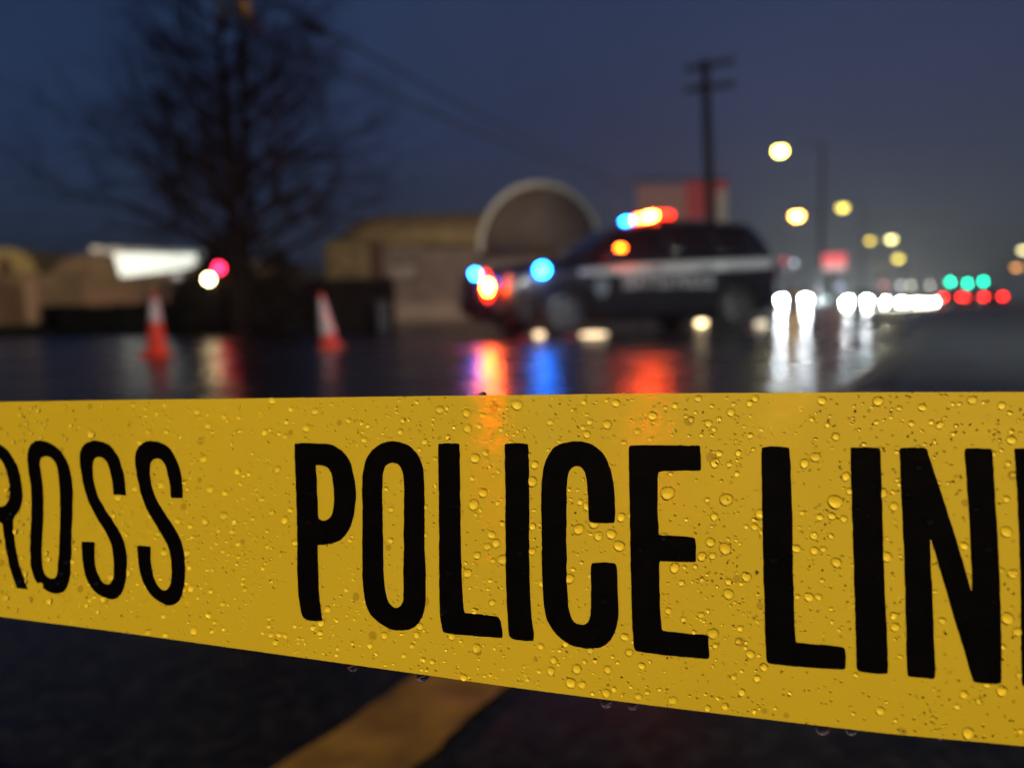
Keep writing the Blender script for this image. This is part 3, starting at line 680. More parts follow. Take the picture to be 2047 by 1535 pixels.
# lamps on nose, fender and windshield post
def local_y(px, py, y):            # point on the car plane y = const seen at this photo pixel
    M = Matrix.Rotation(math.atan2(hx.y, hx.x), 4, 'Z'); M.translation = carO; Mi = M.inverted(); a = Mi @ CAM; b = Mi.to_3x3() @ ray(px, py); t = (y - a.y) / b.y; return a + b * t
def local_of(px, py, x):           # point on the car plane x = const seen at this photo pixel
    M = Matrix.Rotation(math.atan2(hx.y, hx.x), 4, 'Z'); M.translation = carO; Mi = M.inverted(); a = Mi @ CAM; b = Mi.to_3x3() @ ray(px, py); t = (x - a.x) / b.x; return a + b * t
for nm, px_, py_, xx, rr, m_, sc_, lb_ in (
        ("grille_lamp", 950, 548, 2.80, .055, EBc, (1, 1, 1), "small blue lamp at the far side of the nose"),
        ("grille_lamp", 971, 547, 2.80, .035, ERs, (1, 1, 1), "dim red lamp beside the blue one"),
        ("grille_lamp", 975, 575, 2.80, .052, em("nose_core", (1.0, .10, .005), 650), (1, 1, 1.6), "brightest orange-white lamp on the nose"),
        ("headlamp_strobe", 1084, 540, 2.30, .085, EBc, (1, 1, 1), "round blue lamp at the near headlight")):
    p = local_of(px_, py_, xx) if nm[0] == 'g' else local_y(px_, py_, 1.0); print(nm, [round(c, 2) for c in p]); lamp(nm, p, rr, m_, police, sc_, lb_)
lamp("nose_lamp_halo", local_of(975, 577, 2.74), .16, ERs, police, (.3, 1, 1.1), "red halo disc added around the brightest nose lamp")  # halo of the lamp put in as a glowing red disc
p = local_y(1240, 500, 1.12); print("mirror lamp", [round(c, 2) for c in p])
lamp("mirror_lamp", p, .06, em("mirror_amber", (1, .075, .003), 110), police, (1, 1, 1), "orange-red lamp at the driver's mirror")

# ---- glowing bodies added for the warm glare on the wet road
M_glare = em("road_glare", (1.0, .75, .40), 7); M_glare_soft = em("road_glare_soft", (1.0, .72, .42), 2.6)
M_stick = mat("red_tube", (.35, .03, .02), .6)
for (px_, py_, L_, r_, mm, ang, lb_) in ((1078, 671, .05, .055, M_glare_soft, 10, "round glow added for warm glare on the road below the car's front wheel"), (1187, 668, .34, .04, M_glare_soft, 0, "wide glow added for warm glare on the road behind the front wheel"),
                                     (1402, 645, .16, .055, M_glare, 25, "brightest glow added for glare on the road ahead of the car's rear wheel"), (1522, 650, .16, .07, em("road_glare_dim", (1, .85, .6), 1.2), 30, "dim pale glow added for glare on the road just behind the car's rear wheel"),
                                     (668, 676, .10, .035, M_glare_soft, 90, "small glow added for warm glare at the foot of the second cone")):
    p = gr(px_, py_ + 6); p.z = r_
    t = empty("road_glow", p, lb_, "road flare", "glow added for glare on the wet road", R(ang))
    bm = bmesh.new(); bmesh.ops.create_uvsphere(bm, u_segments=14, v_segments=9, radius=1, matrix=Matrix.Diagonal((L_ / 2 + r_, r_, r_ * .9, 1))); obj("glow_body", bm, mm, t, True)
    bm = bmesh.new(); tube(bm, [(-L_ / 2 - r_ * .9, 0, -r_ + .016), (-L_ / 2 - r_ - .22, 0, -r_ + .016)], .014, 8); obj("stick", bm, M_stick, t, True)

# ---- traffic cones
M_cone = mat("cone_orange", (.75, .055, .02), .4, 0, 8, .15); M_refl = mat("reflective_collar", (.60, .52, .55), .35, 0, 10, .1)
def cone(px_, d_y, h, lab, tilt, zc=.54):
    p = gr(px_, d_y); t = empty("traffic_cone", p, lab, "traffic cone", "orange cones on the wet pavement", R(20))
    t.rotation_euler = (0, R(tilt), R(20))
    rb, rt = h * .165, h * .034
    rad = lambda z: rb + (rt - rb) * (z - .03) / (h - .03)
    bm = bmesh.new(); lathe(bm, [(rad(.03) + .012, .03), (rad(.06), .06), (rad(h * .5), h * .5), (rad(h * .98), h * .98), (rt * .7, h), (0, h)], 28); obj("cone_body", bm, M_cone, t, True)
    bm = bmesh.new(); z0, z1 = h * zc, h * .91; lathe(bm, [(rad(z0) + .001, z0), (rad(z0) + .005, z0 + .004), (rad(z1) + .005, z1 - .004), (rad(z1) + .001, z1)], 28); obj("reflective_collar", bm, M_refl, t, True)
    obj("base", bbox(-h * .25, h * .25, -h * .25, h * .25, 0, .034, .012), M_cone, t)
cone(313, 713, .73, "orange cone with pale collar on the wet pavement, nearer and further left", 2)
cone(660, 695, .71, "orange cone with pale collar leaning beside a glow spot on the road, nearer the police car", -7, .24)

# ------------------------------------------------------------------ building with the arched roof
M_stucco = mat("stucco_rose", (.20, .155, .125), .85, 0, 1.5, .25, .2); M_roof = mat("roof_olive", (.20, .15, .065), .8, 0, 1.2, .4, .2); M_trimw = mat("arch_trim_pale", (.60, .60, .50), .6, 0, 3, .12)
M_taupe = mat("gable_taupe", (.115, .098, .080), .8, 0, 1, .2); M_win = mat("pane_grey", (.30, .26, .20), .3, 0, 3, .3); M_brick = mat("brown_brick", (.10, .055, .035), .9, 0, 3, .4); M_ledge = mat("ledge_tan", (.34, .26, .19), .8, 0, 3, .2)
DB = 27.0
c0 = foot(640, DB); c1 = foot(1230, DB)
bdir = (c1 - c0); BL = bdir.length; bdir.normalize()
arch_b = empty("arched_building", c0, "tan building with olive vaulted roof and a big pale-rimmed arch gable behind the police car", "building", None, math.atan2(bdir.y, bdir.x))
PPM = FPX / DB
X = lambda px_: (px_ - 640) / PPM
Zb = lambda py_, px_: CAM_Z + ((609.3 - (px_ - 1023.5) * math.tan(ROLL)) - py_) / PPM
bp_ = lambda nm, bm, m, sm=False, par=arch_b, lab=None: part(nm, bm, m, par, sm, lab)
bp_("wall", bbox(X(652), BL + 4, .0, 8, 0, 2.72, .03), M_stucco)
# long vaulted roof with a rounded left end
bm = bmesh.new(); nx = 30; ny = 14; zt = Zb(412, 850); zb_ = 2.70; rows = []
for i in range(nx + 1):
    x = X(650) + (X(1000) - X(650)) * i / nx; u = min(1, (x - X(650)) / 1.9)
    k = math.sqrt(max(0, 1 - (1 - u) ** 2)); rows.append([])
    for j in range(ny + 1):
        a = math.pi * j / ny; yy = 4 - math.cos(a) * 4.25 * (.35 + .65 * k); zz = zb_ + math.sin(a) ** .7 * (zt - zb_) * k if 0 < j < ny else zb_
        rows[-1].append(bm.verts.new((x, yy, zz)))
for a, b in zip(rows, rows[1:]):
    for j in range(ny): bm.faces.new((a[j], a[j + 1], b[j + 1], b[j]))
bp_("roof", bm, M_roof, True)
# olive lower left part (screened by the shrubs)
bp_("side_wing", bbox(X(650), X(752), -.25, 6, 1.42, 3.0, .45), M_roof, False, arch_b, "olive upper wall at the left end")
bp_("side_wing_base", bbox(X(660), X(752), -.15, 6, 0, 1.415, .02), M_brick)
bp_("corner_pier", bbox(X(745), X(770), -.32, .2, 0, 2.9, .02), M_brick, False, arch_b, "dark brown pier")
for (xa, xb, ya, yb, lab) in ((778, 850, 488, 508, "upper pale window strip"), (778, 838, 530, 562, "lower pale window")):
    w = bp_("window", bbox(X(xa), X(xb), -.05, .05, Zb(yb, xa), Zb(ya, xa), .01), M_trim, False, arch_b, lab)
    obj("pane", bbox(X(xa) + .05, X(xb) - .05, -.07, -.052, Zb(yb, xa) + .05, Zb(ya, xa) - .05, .004), M_win, w)
bp_("wall_ledge", bbox(X(790), BL + 3, -.35, -.004, 0, Zb(606, 850), .04), M_ledge)
# arch gable: barrel running back, taupe panel, pale rim
ax, az, ar = X(1080), Zb(500, 1080), 2.12; top_z = Zb(378, 1080)
sy = (top_z - az) / ar
arc = [(ax + ar * math.cos(a), az + ar * sy * math.sin(a)) for a in [math.pi * k / 32 for k in range(33)]]
bm = bmesh.new(); prism(bm, arc + [(ax - ar, 2.4), (ax + ar, 2.4)], -.5, 8); bp_("gable_panel", bm, M_taupe, True)
bm = bmesh.new(); ro = []
for k in range(41):
    a = math.pi * (-.02 + 1.04 * k / 40); c_, s_ = math.cos(a), math.sin(a); o1 = (ar + .09); i1 = (ar - .09)
    ro.append([bm.verts.new((ax + q * c_, y_, az + q * sy * s_)) for q, y_ in ((o1, -.60), (i1, -.60), (i1, -.503), (o1, -.503))])
for a, b in zip(ro, ro[1:]):
    for k in range(4): bm.faces.new((a[k], a[(k + 1) % 4], b[(k + 1) % 4], b[k]))
bm.faces.new(ro[0]); bm.faces.new(ro[-1]); bp_("arch_rim", bm, M_trimw, True, arch_b, "pale rim round the arch")

def leafy(name, box_, n, m, size, loc, rz, lab, cat, shape=None, kind=None):
    """clumps of leaf-sized faces spread through a volume"""
    bm = bmesh.new(); x0, x1, y0, y1, z0, z1 = box_
    for k in range(n):
        x, y, z = random.uniform(x0, x1), random.uniform(y0, y1), random.uniform(z0, z1)
        if shape and not shape(x, y, z): continue
        if noise.noise((x * 1.8 + 7, y * 1.8, z * 1.8)) < -.32: continue
        s_ = size * random.uniform(.6, 1.4); q = Matrix.Rotation(random.uniform(0, 6.3), 3, Vector((random.uniform(-1, 1), random.uniform(-1, 1), random.uniform(-1, 1))).normalized())
        vv = [bm.verts.new(Vector((x, y, z)) + q @ Vector(c) * s_) for c in ((-1, 0, 0), (0, -.5, .1), (1, 0, 0), (0, .5, .1))]; bm.faces.new(vv)
    t = empty(name, loc, lab, cat, None, rz); o = obj("foliage", bm, m, t)
    return t
def hedge_core(t, box_, m, inset=.12):
    x0, x1, y0, y1, z0, z1 = box_
    obj("branches", bbox(x0 + inset, x1 - inset, y0 + inset, y1 - inset, 0, z1 - inset, .05), m, t)
# dark hedge between cones and building
d_ = 17.5; a_ = foot(625, d_); b_ = foot(785, d_); ln = (b_ - a_).length
bxx = (0, ln, -.4, .5, 0, 1.18); t = leafy("hedge", bxx, 9000, M_leafdark, .05, a_, math.atan2((b_ - a_).y, (b_ - a_).x), "short near-black hedge in front of the arched building's left end", "hedge"); hedge_core(t, bxx, M_leafdark)
# small pale post in front of it
p = foot(766, 16.5); t = empty("utility_box", p, "small pale bluish-grey post box standing in front of the short hedge", "utility box"); obj("cabinet", bbox(-.13, .13, -.1, .1, 0, .62, .02), mat("box_grey", (.10, .11, .12), .6), t); obj("lid", bbox(-.15, .15, -.12, .12, .622, .66, .01), mat("box_lid", (.14, .15, .16), .5), t)

# ------------------------------------------------------------------ long low building at left
DL = 40.0; PL = FPX / DL
a_ = foot(-420, DL); b_ = foot(600, DL); bd = (b_ - a_); LL = bd.length; bd.normalize()
lo_b = empty("low_building", a_, "long low tan building with small arched roof bumps at far left", "building", None, math.atan2(bd.y, bd.x))
XL = lambda px_: (px_ + 420) / PL
ZL = lambda py_, px_: CAM_Z + ((609.3 - (px_ - 1023.5) * math.tan(ROLL)) - py_) / PL
M_tan = mat("tan_stucco", (.155, .11, .07), .85, 0, .5, .3); M_tanroof = mat("tan_roof", (.17, .12, .075), .85, 0, .5, .3); M_yel = mat("yellow_arch", (.30, .24, .10), .8, 0, 1, .2)
part("wall", bbox(0, LL, 0, 8, 0, ZL(545, 200), .03), M_tan, lo_b)
for k, (pc, pr_, pt) in enumerate(((20, 60, 497), (195, 85, 508), (330, 80, 515), (475, 70, 520), (-170, 90, 500), (-330, 60, 505))):
    cx = XL(pc); rr_ = pr_ / PL; zt_ = ZL(pt, pc); z0_ = ZL(548, pc)
    arcp = [(cx + rr_ * math.cos(a), z0_ + (zt_ - z0_) * math.sin(a)) for a in [math.pi * q / 16 for q in range(17)]]
    bm = bmesh.new(); prism(bm, arcp, -.06, 7 - k * .1); part("vaulted_roof", bm, M_yel if k == 0 else M_tanroof, lo_b, False, "yellowish arch" if k == 0 else None)
bm = bmesh.new(); cx = XL(18); prism(bm, [(cx + .42 * math.cos(a), ZL(548, 20) + .95 * math.sin(a)) for a in [math.pi * q / 10 for q in range(11)]], -.10, -.07); part("arch_opening", bm, M_brick, lo_b)
for pa, pb_ in ((-5, 45), (-260, -200), (250, 292)): part("doorway", bbox(XL(pa), XL(pb_), -.05, .04, 0, ZL(568, pa), .01), M_brick, lo_b)
for pa, pb_ in ((55, 82),): part("pilaster", bbox(XL(pa), XL(pb_), -.14, -.003, 0, ZL(560, pa), .02), mat("rose_pilaster", (.27, .18, .14), .8), lo_b)
# dark long hedge in front
d_ = 20.0; a_ = foot(88, d_); b_ = foot(520, d_); ln = (b_ - a_).length; bxx = (0, ln, -.5, .5, 0, .74)
t = leafy("hedge", bxx, 15000, M_hedge, .05, a_, math.atan2((b_ - a_).y, (b_ - a_).x), "long low dark hedge at left behind the first orange cone", "hedge"); hedge_core(t, bxx, M_hedge)
# brown boundary wall below the lit canopy
a_ = foot(175, 33); b_ = foot(505, 33); ln = (b_ - a_).length
t = empty("brick_wall", a_, "low reddish-brown wall below the lit white canopy", "wall", None, math.atan2((b_ - a_).y, (b_ - a_).x))
obj("wall", bbox(0, ln, -.15, .15, 0, 1.75, .02), mat("wall_redbrown", (.115, .065, .045), .9, 0, 2, .3), t); obj("coping", bbox(-.05, ln + .05, -.2, .2, 1.752, 1.83, .01), mat("coping_brown", (.10, .07, .05), .8), t)
# lit canopy
DC = 31.0; PC = FPX / DC; ZC = lambda py_, px_: CAM_Z + ((609.3 - (px_ - 1023.5) * math.tan(ROLL)) - py_) / PC
a_ = foot(190, DC); b_ = foot(425, DC); rz = math.atan2((b_ - a_).y, (b_ - a_).x)
can = empty("lit_canopy", a_, "glowing white wedge-shaped canopy fascia above the low wall at left", "canopy", None, rz)
XC = lambda px_: (px_ - 190) / PC
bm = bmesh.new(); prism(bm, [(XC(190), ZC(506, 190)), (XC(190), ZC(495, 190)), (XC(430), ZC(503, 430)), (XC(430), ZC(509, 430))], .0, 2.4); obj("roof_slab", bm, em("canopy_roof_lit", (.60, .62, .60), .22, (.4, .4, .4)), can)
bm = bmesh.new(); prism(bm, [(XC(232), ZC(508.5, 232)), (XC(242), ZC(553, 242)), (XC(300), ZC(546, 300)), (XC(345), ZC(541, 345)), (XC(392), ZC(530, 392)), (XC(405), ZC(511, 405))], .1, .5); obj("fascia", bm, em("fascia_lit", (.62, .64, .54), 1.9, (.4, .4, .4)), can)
Et = em("tube_light", (.85, .87, .75), 1.5)
for (xa, ya, xb, yb) in ((238, 515, 246, 550), (252, 540, 330, 536), (262, 514, 385, 514)):
    bm = bmesh.new(); tube(bm, [(XC(xa), .05, ZC(ya, xa)), (XC(xb), .05, ZC(yb, xb))], .025, 6); obj("tube_light", bm, Et, can)
for px_ in (262, 392):
    bm = bmesh.new(); tube(bm, [(XC(px_), 1.2, 0), (XC(px_), 1.2, 2.2)], .07, 10); obj("post", bm, M_galv, can)
# fixtures lighting the wall: warm lamp, red sign, small pale sign
def post_lamp(px_, py_, d, r, m, name, lab, cat, sc=(1, 1, 1), hood=True):
    z = CAM_Z + ((609.3 - (px_ - 1023.5) * math.tan(ROLL)) - py_) / FPX * d; p = foot(px_, d)
    t = empty(name, p, lab, cat); bm = bmesh.new(); tube(bm, [(0, .09 + r, gz(p) - .05), (0, .09 + r, z + r)], .04, 10); obj("pole", bm, M_dark, t)
    bm = bmesh.new(); bmesh.ops.create_uvsphere(bm, u_segments=16, v_segments=10, radius=r, matrix=Matrix.Translation((0, 0, z)) @ Matrix.Diagonal((*sc, 1))); obj("lens", bm, m, t, True)
    if hood: obj("hood", bbox(-r * 1.15, r * 1.15, -r, .1 + r, z + r * 1.02, z + r * 1.02 + .04, .01), M_dark, t)
    return t
post_lamp(420, 559, 16.2, .085, em("warm_lamp", (1.0, .80, .40), 34), "post_lamp", "bright warm white lamp on a short post right of the lit canopy", "lamp")
t = post_lamp(441, 537, 16.6, .09, em("red_sign_glow", (1.0, .015, .06), 22), "red_beacon", "red glowing lamp right of the canopy above the warm lamp", "lamp", (1.2, .5, 1))
bm = bmesh.new(); 
t = post_lamp(358, 552, 30, .17, em("pale_lamp", (.7, .68, .66), .8), "post_lamp", "dim pale lamp just under the canopy's right end", "lamp", (1.2, .5, .8))

# ------------------------------------------------------------------ trees
def branch(bm, p, d, r, ln, depth, rnd, twig):
    segs = 4 if depth > 1 else 3; pts = [p]; rads = [r]
    for k in range(segs):
        d = (d + Vector((rnd.uniform(-1, 1), rnd.uniform(-1, 1), rnd.uniform(-.4, .8))) * .16).normalized(); p = p + d * ln / segs; pts.append(p); rads.append(r * (1 - .42 * (k + 1) / segs))
    tube(bm, pts, rads, 6 if depth > 2 else 4, depth > 3)
    if depth == 0: return
    for k in range(twig if depth > 1 else twig + 1):
        i = rnd.randint(1, segs); a = rnd.uniform(0, math.tau); o = d.orthogonal().normalized(); o2 = d.cross(o)
        nd = (d * .75 + (o * math.cos(a) + o2 * math.sin(a)) * rnd.uniform(.5, .95) + Vector((0, 0, .12))).normalized()
        branch(bm, pts[i], nd, rads[i] * .62, ln * rnd.uniform(.60, .82), depth - 1, rnd, twig)
rnd = random.Random(11)
p = foot(478, 15.5); tree = empty("bare_tree", p, "tall bare winter tree with a spreading dark crown at left", "tree")
bm = bmesh.new(); tp = [Vector((0, 0, 0)), Vector((.03, 0, 1.2)), Vector((-.02, 0, 2.4)), Vector((.04, 0, 3.6)), Vector((-.05, 0, 5.2)), Vector((-.1, 0, 7.4))]; tr_ = [.24, .16, .13, .10, .07, .03]
tube(bm, tp, tr_, 10); obj("trunk", bm, M_bark, tree, True)
bm = bmesh.new()
for k in range(56):
    h = .20 + .72 * k / 56; f = h * (len(tp) - 1); i = int(f); q = tp[i].lerp(tp[i + 1], f - i); a = k * 2.4 + rnd.uniform(-.3, .3)
    dr = Vector((math.cos(a) * 1.0, math.sin(a) * .8, rnd.uniform(.25, .75))).normalized()
    branch(bm, q, dr, .06 * (1.15 - h * .7), 2.15 * (1.2 - h * .55), 4, rnd, 3)
obj("crown", bm, M_bark, tree)
# evergreen mass at its foot
def cone_shape(cx, w, h, pw=.8):
    return lambda x, y, z: (math.hypot(x - cx, y) < w * (1 - (z / h) ** 1.4) ** pw * (1 + .35 * noise.noise((x * 2, y * 2, z * 2.2))))
for (px_, d_, w, h, n, lb_) in ((452, 17.5, 1.15, 2.5, 16000, "dark evergreen shrub left of the bare trunk's foot"), (560, 17.2, .95, 2.05, 12000, "dark rounded evergreen shrub right of the bare trunk's foot"), (380, 18.2, .7, 1.6, 7000, "low dark shrub at the left edge of the evergreen clump")):
    t = leafy("evergreen_shrub", (-w, w, -w, w, 0.05, h), int(n * 1.2), M_leafdark, .07, foot(px_, d_), 0, lb_, "shrub", cone_shape(0, w, h))
    bm = bmesh.new(); tube(bm, [(0, 0, 0), (.02, 0, h * .5), (0, 0, h * .9)], [.06, .04, .01], 6); obj("stem", bm, M_bark, t)

# ------------------------------------------------------------------ utility poles and wires
def zat(px_, py_, d): return at(px_, py_, d).z
def upole(pxt, pyt, pxb, d, arms, lab, tw, tr0, tr1):
    p0 = foot(pxb, d); ptop = at(pxt, pyt, d); t = empty("utility_pole", p0, lab, "utility pole")
    rel = ptop - p0; bm = bmesh.new(); tube(bm, [(0, 0, -.6), rel * .5, rel], [tr0, (tr0 + tr1) / 2, tr1], 12); obj("pole", bm, M_wood, t, True)
    for (pxa, pya, pxb2, pyb2) in arms:
        A, B = at(pxa, pya, d) - p0, at(pxb2, pyb2, d) - p0; A.y -= .18; B.y -= .18
        bm = bmesh.new(); dr = (B - A); M = Matrix.Translation(A) @ dr.to_track_quat('X', 'Z').to_matrix().to_4x4(); box(bm, 0, dr.length, -.07, .07, -.10, .10, M); ca = obj("crossarm", bm, M_wood, t)
        for k in range(4):
            q = A.lerp(B, (.06, .3, .7, .94)[k]) + Vector((0, 0, .1)); bm = bmesh.new(); lathe(bm, [(.02, 0), (.06, .04), (.03, .09), (.06, .13), (.02, .18), (0, .18)], 10, Matrix.Translation(q)); obj("insulator", bm, M_dark, ca)
    return t, p0
upole(1409, 122, 1428, 35, [(1368, 143, 1466, 124), (1368, 184, 1466, 172)], "dark utility pole with two crossarms rising behind the police car", 0, .26, .19)
ptl, pl0 = upole(474, -260, 494, 21, [(400, -200, 560, -206)], "tall slim utility pole rising through the bare tree's crown", 0, .12, .09)
# clump of dead leaves lit by an added spot near the top of the frame
cl = at(500, 34, 14.6) - foot(478, 15.5); bm = bmesh.new()
for k in range(420):
    u = random.uniform(-1, 1); q = cl + Vector((.13 * u, 0, -.30 * u)) + Vector((random.gauss(0, .045), random.gauss(0, .06), random.gauss(0, .06))); s_ = random.uniform(.015, .04)
    Mr = Matrix.Rotation(random.uniform(0, 6.3), 3, Vector((random.uniform(-1, 1), random.uniform(-1, 1), random.uniform(-1, 1))).normalized())
    bm.faces.new([bm.verts.new(q + Mr @ Vector(c) * s_) for c in ((-1, 0, 0), (0, -.6, 0), (1, 0, 0), (0, .6, 0))])
o = obj("dead_leaves", bm, mat("amber_leaf", (.50, .27, .08), .7, 0, 6, .3), tree); o["label"] = "lit amber clump of dead leaves near the top of the frame"
def wire(a, b, r, sag, lab, name="overhead_wire"):
    bm = bmesh.new(); pts = []
    for k in range(25):
        t_ = k / 24; q = a.lerp(b, t_); q.z -= sag * 4 * t_ * (1 - t_); pts.append(q - a)
    tube(bm, pts, r, 6); t = empty(name, a, lab, "wire", "overhead wires"); obj("cable", bm, M_dark, t, True)
wire(at(440, -60, 17), at(1300, 385, 62), .036, .5, "upper overhead wire crossing the sky to the right of the tree")
wire(at(440, 40, 17), at(1260, 380, 60), .042, .25, "lower overhead wire sagging from the tree toward the arched building")
wire(at(330, -60, 12), at(800, 170, 26), .02, .2, "thin overhead wire carrying the dark splice case")
p = at(632, 60, 16.5); q = at(655, 72, 16.9)
bm = bmesh.new(); dr = q - at(606, 46, 16.1); tube(bm, [Vector((0, 0, 0)), dr * .12, dr * .5, dr * .88, dr], [.02, .085, .10, .085, .02], 10); t = empty("cable_splice_case", at(606, 46, 16.1), "dark cigar-shaped splice case hanging on the overhead wire", "splice case"); obj("case", bm, M_dark, t, True)

# ------------------------------------------------------------------ signs beyond the car
DS = 60.0; PS = FPX / DS
def hz(px_): return 609.3 - (px_ - 1023.5) * math.tan(ROLL)
def zz(py_, px_, d): return CAM_Z + (hz(px_) - py_) / FPX * d
a_ = foot(1272, DS); b_ = foot(1460, DS); rz = math.atan2((b_ - a_).y, (b_ - a_).x); XS = lambda px_: (px_ - 1272) / PS
t = empty("store_sign", a_, "big dim red and cream store sign above the police car's roof", "sign", None, rz)
obj("cream_panel", bbox(XS(1274), XS(1370), 0, .4, zz(446, 1300, DS), zz(374, 1300, DS), .03), em("cream_lit", (.30, .15, .12), .32, (.2, .1, .08)), t)
obj("red_panel", bbox(XS(1370) + .01, XS(1452), -.02, .42, zz(440, 1400, DS), zz(368, 1400, DS), .03), em("red_lit", (.32, .035, .03), .45, (.2, .03, .03)), t)
obj("cap", bbox(XS(1272), XS(1454), -.05, .45, zz(366, 1360, DS), zz(363, 1360, DS), .01), M_dark, t)
for px_ in (1300, 1420):
    bm = bmesh.new(); tube(bm, [(XS(px_), .2, -1.0), (XS(px_), .2, zz(440, px_, DS))], .16, 10); obj("post", bm, M_galv, t)
t = empty("sign_pylon", foot(1442, 56), "narrow pale pylon standing right behind the utility pole", "sign"); obj("panel", bbox(-.35, .35, -.1, .1, zz(447, 1442, 56), zz(385, 1442, 56), .03), em("pylon_lit", (.20, .17, .13), .6), t)
bm = bmesh.new(); tube(bm, [(0, 0, -1.0), (0, 0, zz(447, 1442, 56))], .1, 8); obj("post", bm, M_galv, t)
d_ = 70; a_ = foot(1663, d_); t = empty("road_sign_box", a_, "glowing red sign box with white lower half beside the road", "sign", None, -ROAD_YAW * .6)
w_ = 48 / FPX * d_ / 2
obj("red_panel", bbox(-w_, w_, -.12, .12, zz(530, 1663, d_), zz(509, 1663, d_), .05), em("sign_red", (1, .12, .13), 1.15), t)
obj("white_panel", bbox(-w_, w_, -.121, .121, zz(541, 1663, d_), zz(530.5, 1663, d_), .02), em("sign_white", (1, .62, .58), 1.0), t)
bm = bmesh.new(); tube(bm, [(0, 0, -1.0), (0, 0, zz(541, 1663, d_))], .14, 8); obj("post", bm, M_galv, t)

# ------------------------------------------------------------------ street lamps
def street_lamp(px_, py_, d, color, strength, size, lab, lean=1):
    z = zz(py_, px_, d); p = foot(px_, d); side = RSIDE * (-1)
    base = p + RSIDE * (1.9 * lean)
    t = empty("street_lamp", base, lab, "street lamp", "street lamps along the road")
    rel = p - base; bm = bmesh.new(); tube(bm, [(0, 0, gz(base) - .1), (0, 0, z * .6), (0, 0, z + .1)], [.13, .10, .07], 10); obj("pole", bm, M_dark, t, True)
    bm = bmesh.new(); tube(bm, [Vector((0, 0, z + .05)), rel * .4 + Vector((0, 0, z + .38)), rel * .85 + Vector((0, 0, z + .34))], .045, 8); obj("arm", bm, M_dark, t, True)
    bm = bmesh.new(); bmesh.ops.create_uvsphere(bm, u_segments=14, v_segments=8, radius=1, matrix=Matrix.Translation(rel + Vector((0, 0, z + .20))) @ Matrix.Diagonal((size * 1.15, size * 1.15, size * .45, 1))); hd = obj("lamp_head", bm, M_dark, t, True)
    bm = bmesh.new(); bmesh.ops.create_uvsphere(bm, u_segments=14, v_segments=8, radius=1, matrix=Matrix.Translation(rel + Vector((0, 0, z))) @ Matrix.Diagonal((size, size, size * .8, 1))); obj("lens", bm, em("lens_" + lab[:12], color, strength), hd, True)
YW = (1.0, .78, .12)
street_lamp(1555, 310, 44, (1.0, .84, .16), 34, .30, "highest street lamp, nearest one, glowing yellow-white", 1.22)
street_lamp(1590, 434, 60, (1.0, .50, .09), 40, .42, "amber-rimmed street lamp just right of the police car's roof")
street_lamp(1680, 418, 76, YW, 6.5, .46, "yellow street lamp above the red sign box")
street_lamp(1736, 482, 118, (1.0, .74, .10), 6, .50, "yellow street lamp, left one of the side-by-side pair")
street_lamp(1778, 479, 120, (1, .90, .35), 10, .62, "paler street lamp, right one of the side-by-side pair")
street_lamp(1793, 517, 150, YW, 6.5, .80, "yellow street lamp just below the side-by-side pair")
street_lamp(2041, 500, 120, (1, .85, .40), 7, .6, "dim yellow street lamp at the right edge of the picture", -1)
street_lamp(2029, 534, 130, (1.0, .42, .10), 5, .6, "orange street lamp at the right edge below the dim yellow one", -1)

# ------------------------------------------------------------------ traffic signal: three green heads on a mast
d_ = 150; a_ = foot(1885, d_); b_ = foot(1985, d_)
t = empty("signal_mast", b_, "dark mast arm carrying the three green traffic lights", "signal mast")
za = zz(556, 1930, d_); rel = a_ - b_
bm = bmesh.new(); tube(bm, [(0, 0, -2.2), (0, 0, za + .5)], .14, 8); obj("pole", bm, M_dark, t); bm = bmesh.new(); tube(bm, [(0, 0, za + .5), Vector(rel) + Vector((0, 0, za + .6))], .08, 6); obj("arm", bm, M_dark, t)
EG = em("signal_green", (.0, 1.0, .60), 24)
for px_, py_, lb_ in ((1898, 564, "green traffic light, leftmost of three on the mast"), (1933, 567, "green traffic light, middle of three on the mast"), (1964, 563, "green traffic light, rightmost of three on the mast")):
    p = foot(px_, d_ - .5); z = zz(py_, px_, d_ - .5); t = empty("traffic_light", (p.x, p.y, z), lb_, "traffic light", "green traffic lights over the far road")
    obj("housing", bbox(-.42, .42, .02, .3, -.5, 1.3, .05), M_dark, t)
    bm = bmesh.new(); bmesh.ops.create_uvsphere(bm, u_segments=14, v_segments=8, radius=1, matrix=Matrix.Translation((0, -.05, 0)) @ Matrix.Diagonal((.36, .14, .36, 1))); obj("lens", bm, EG, t, True)

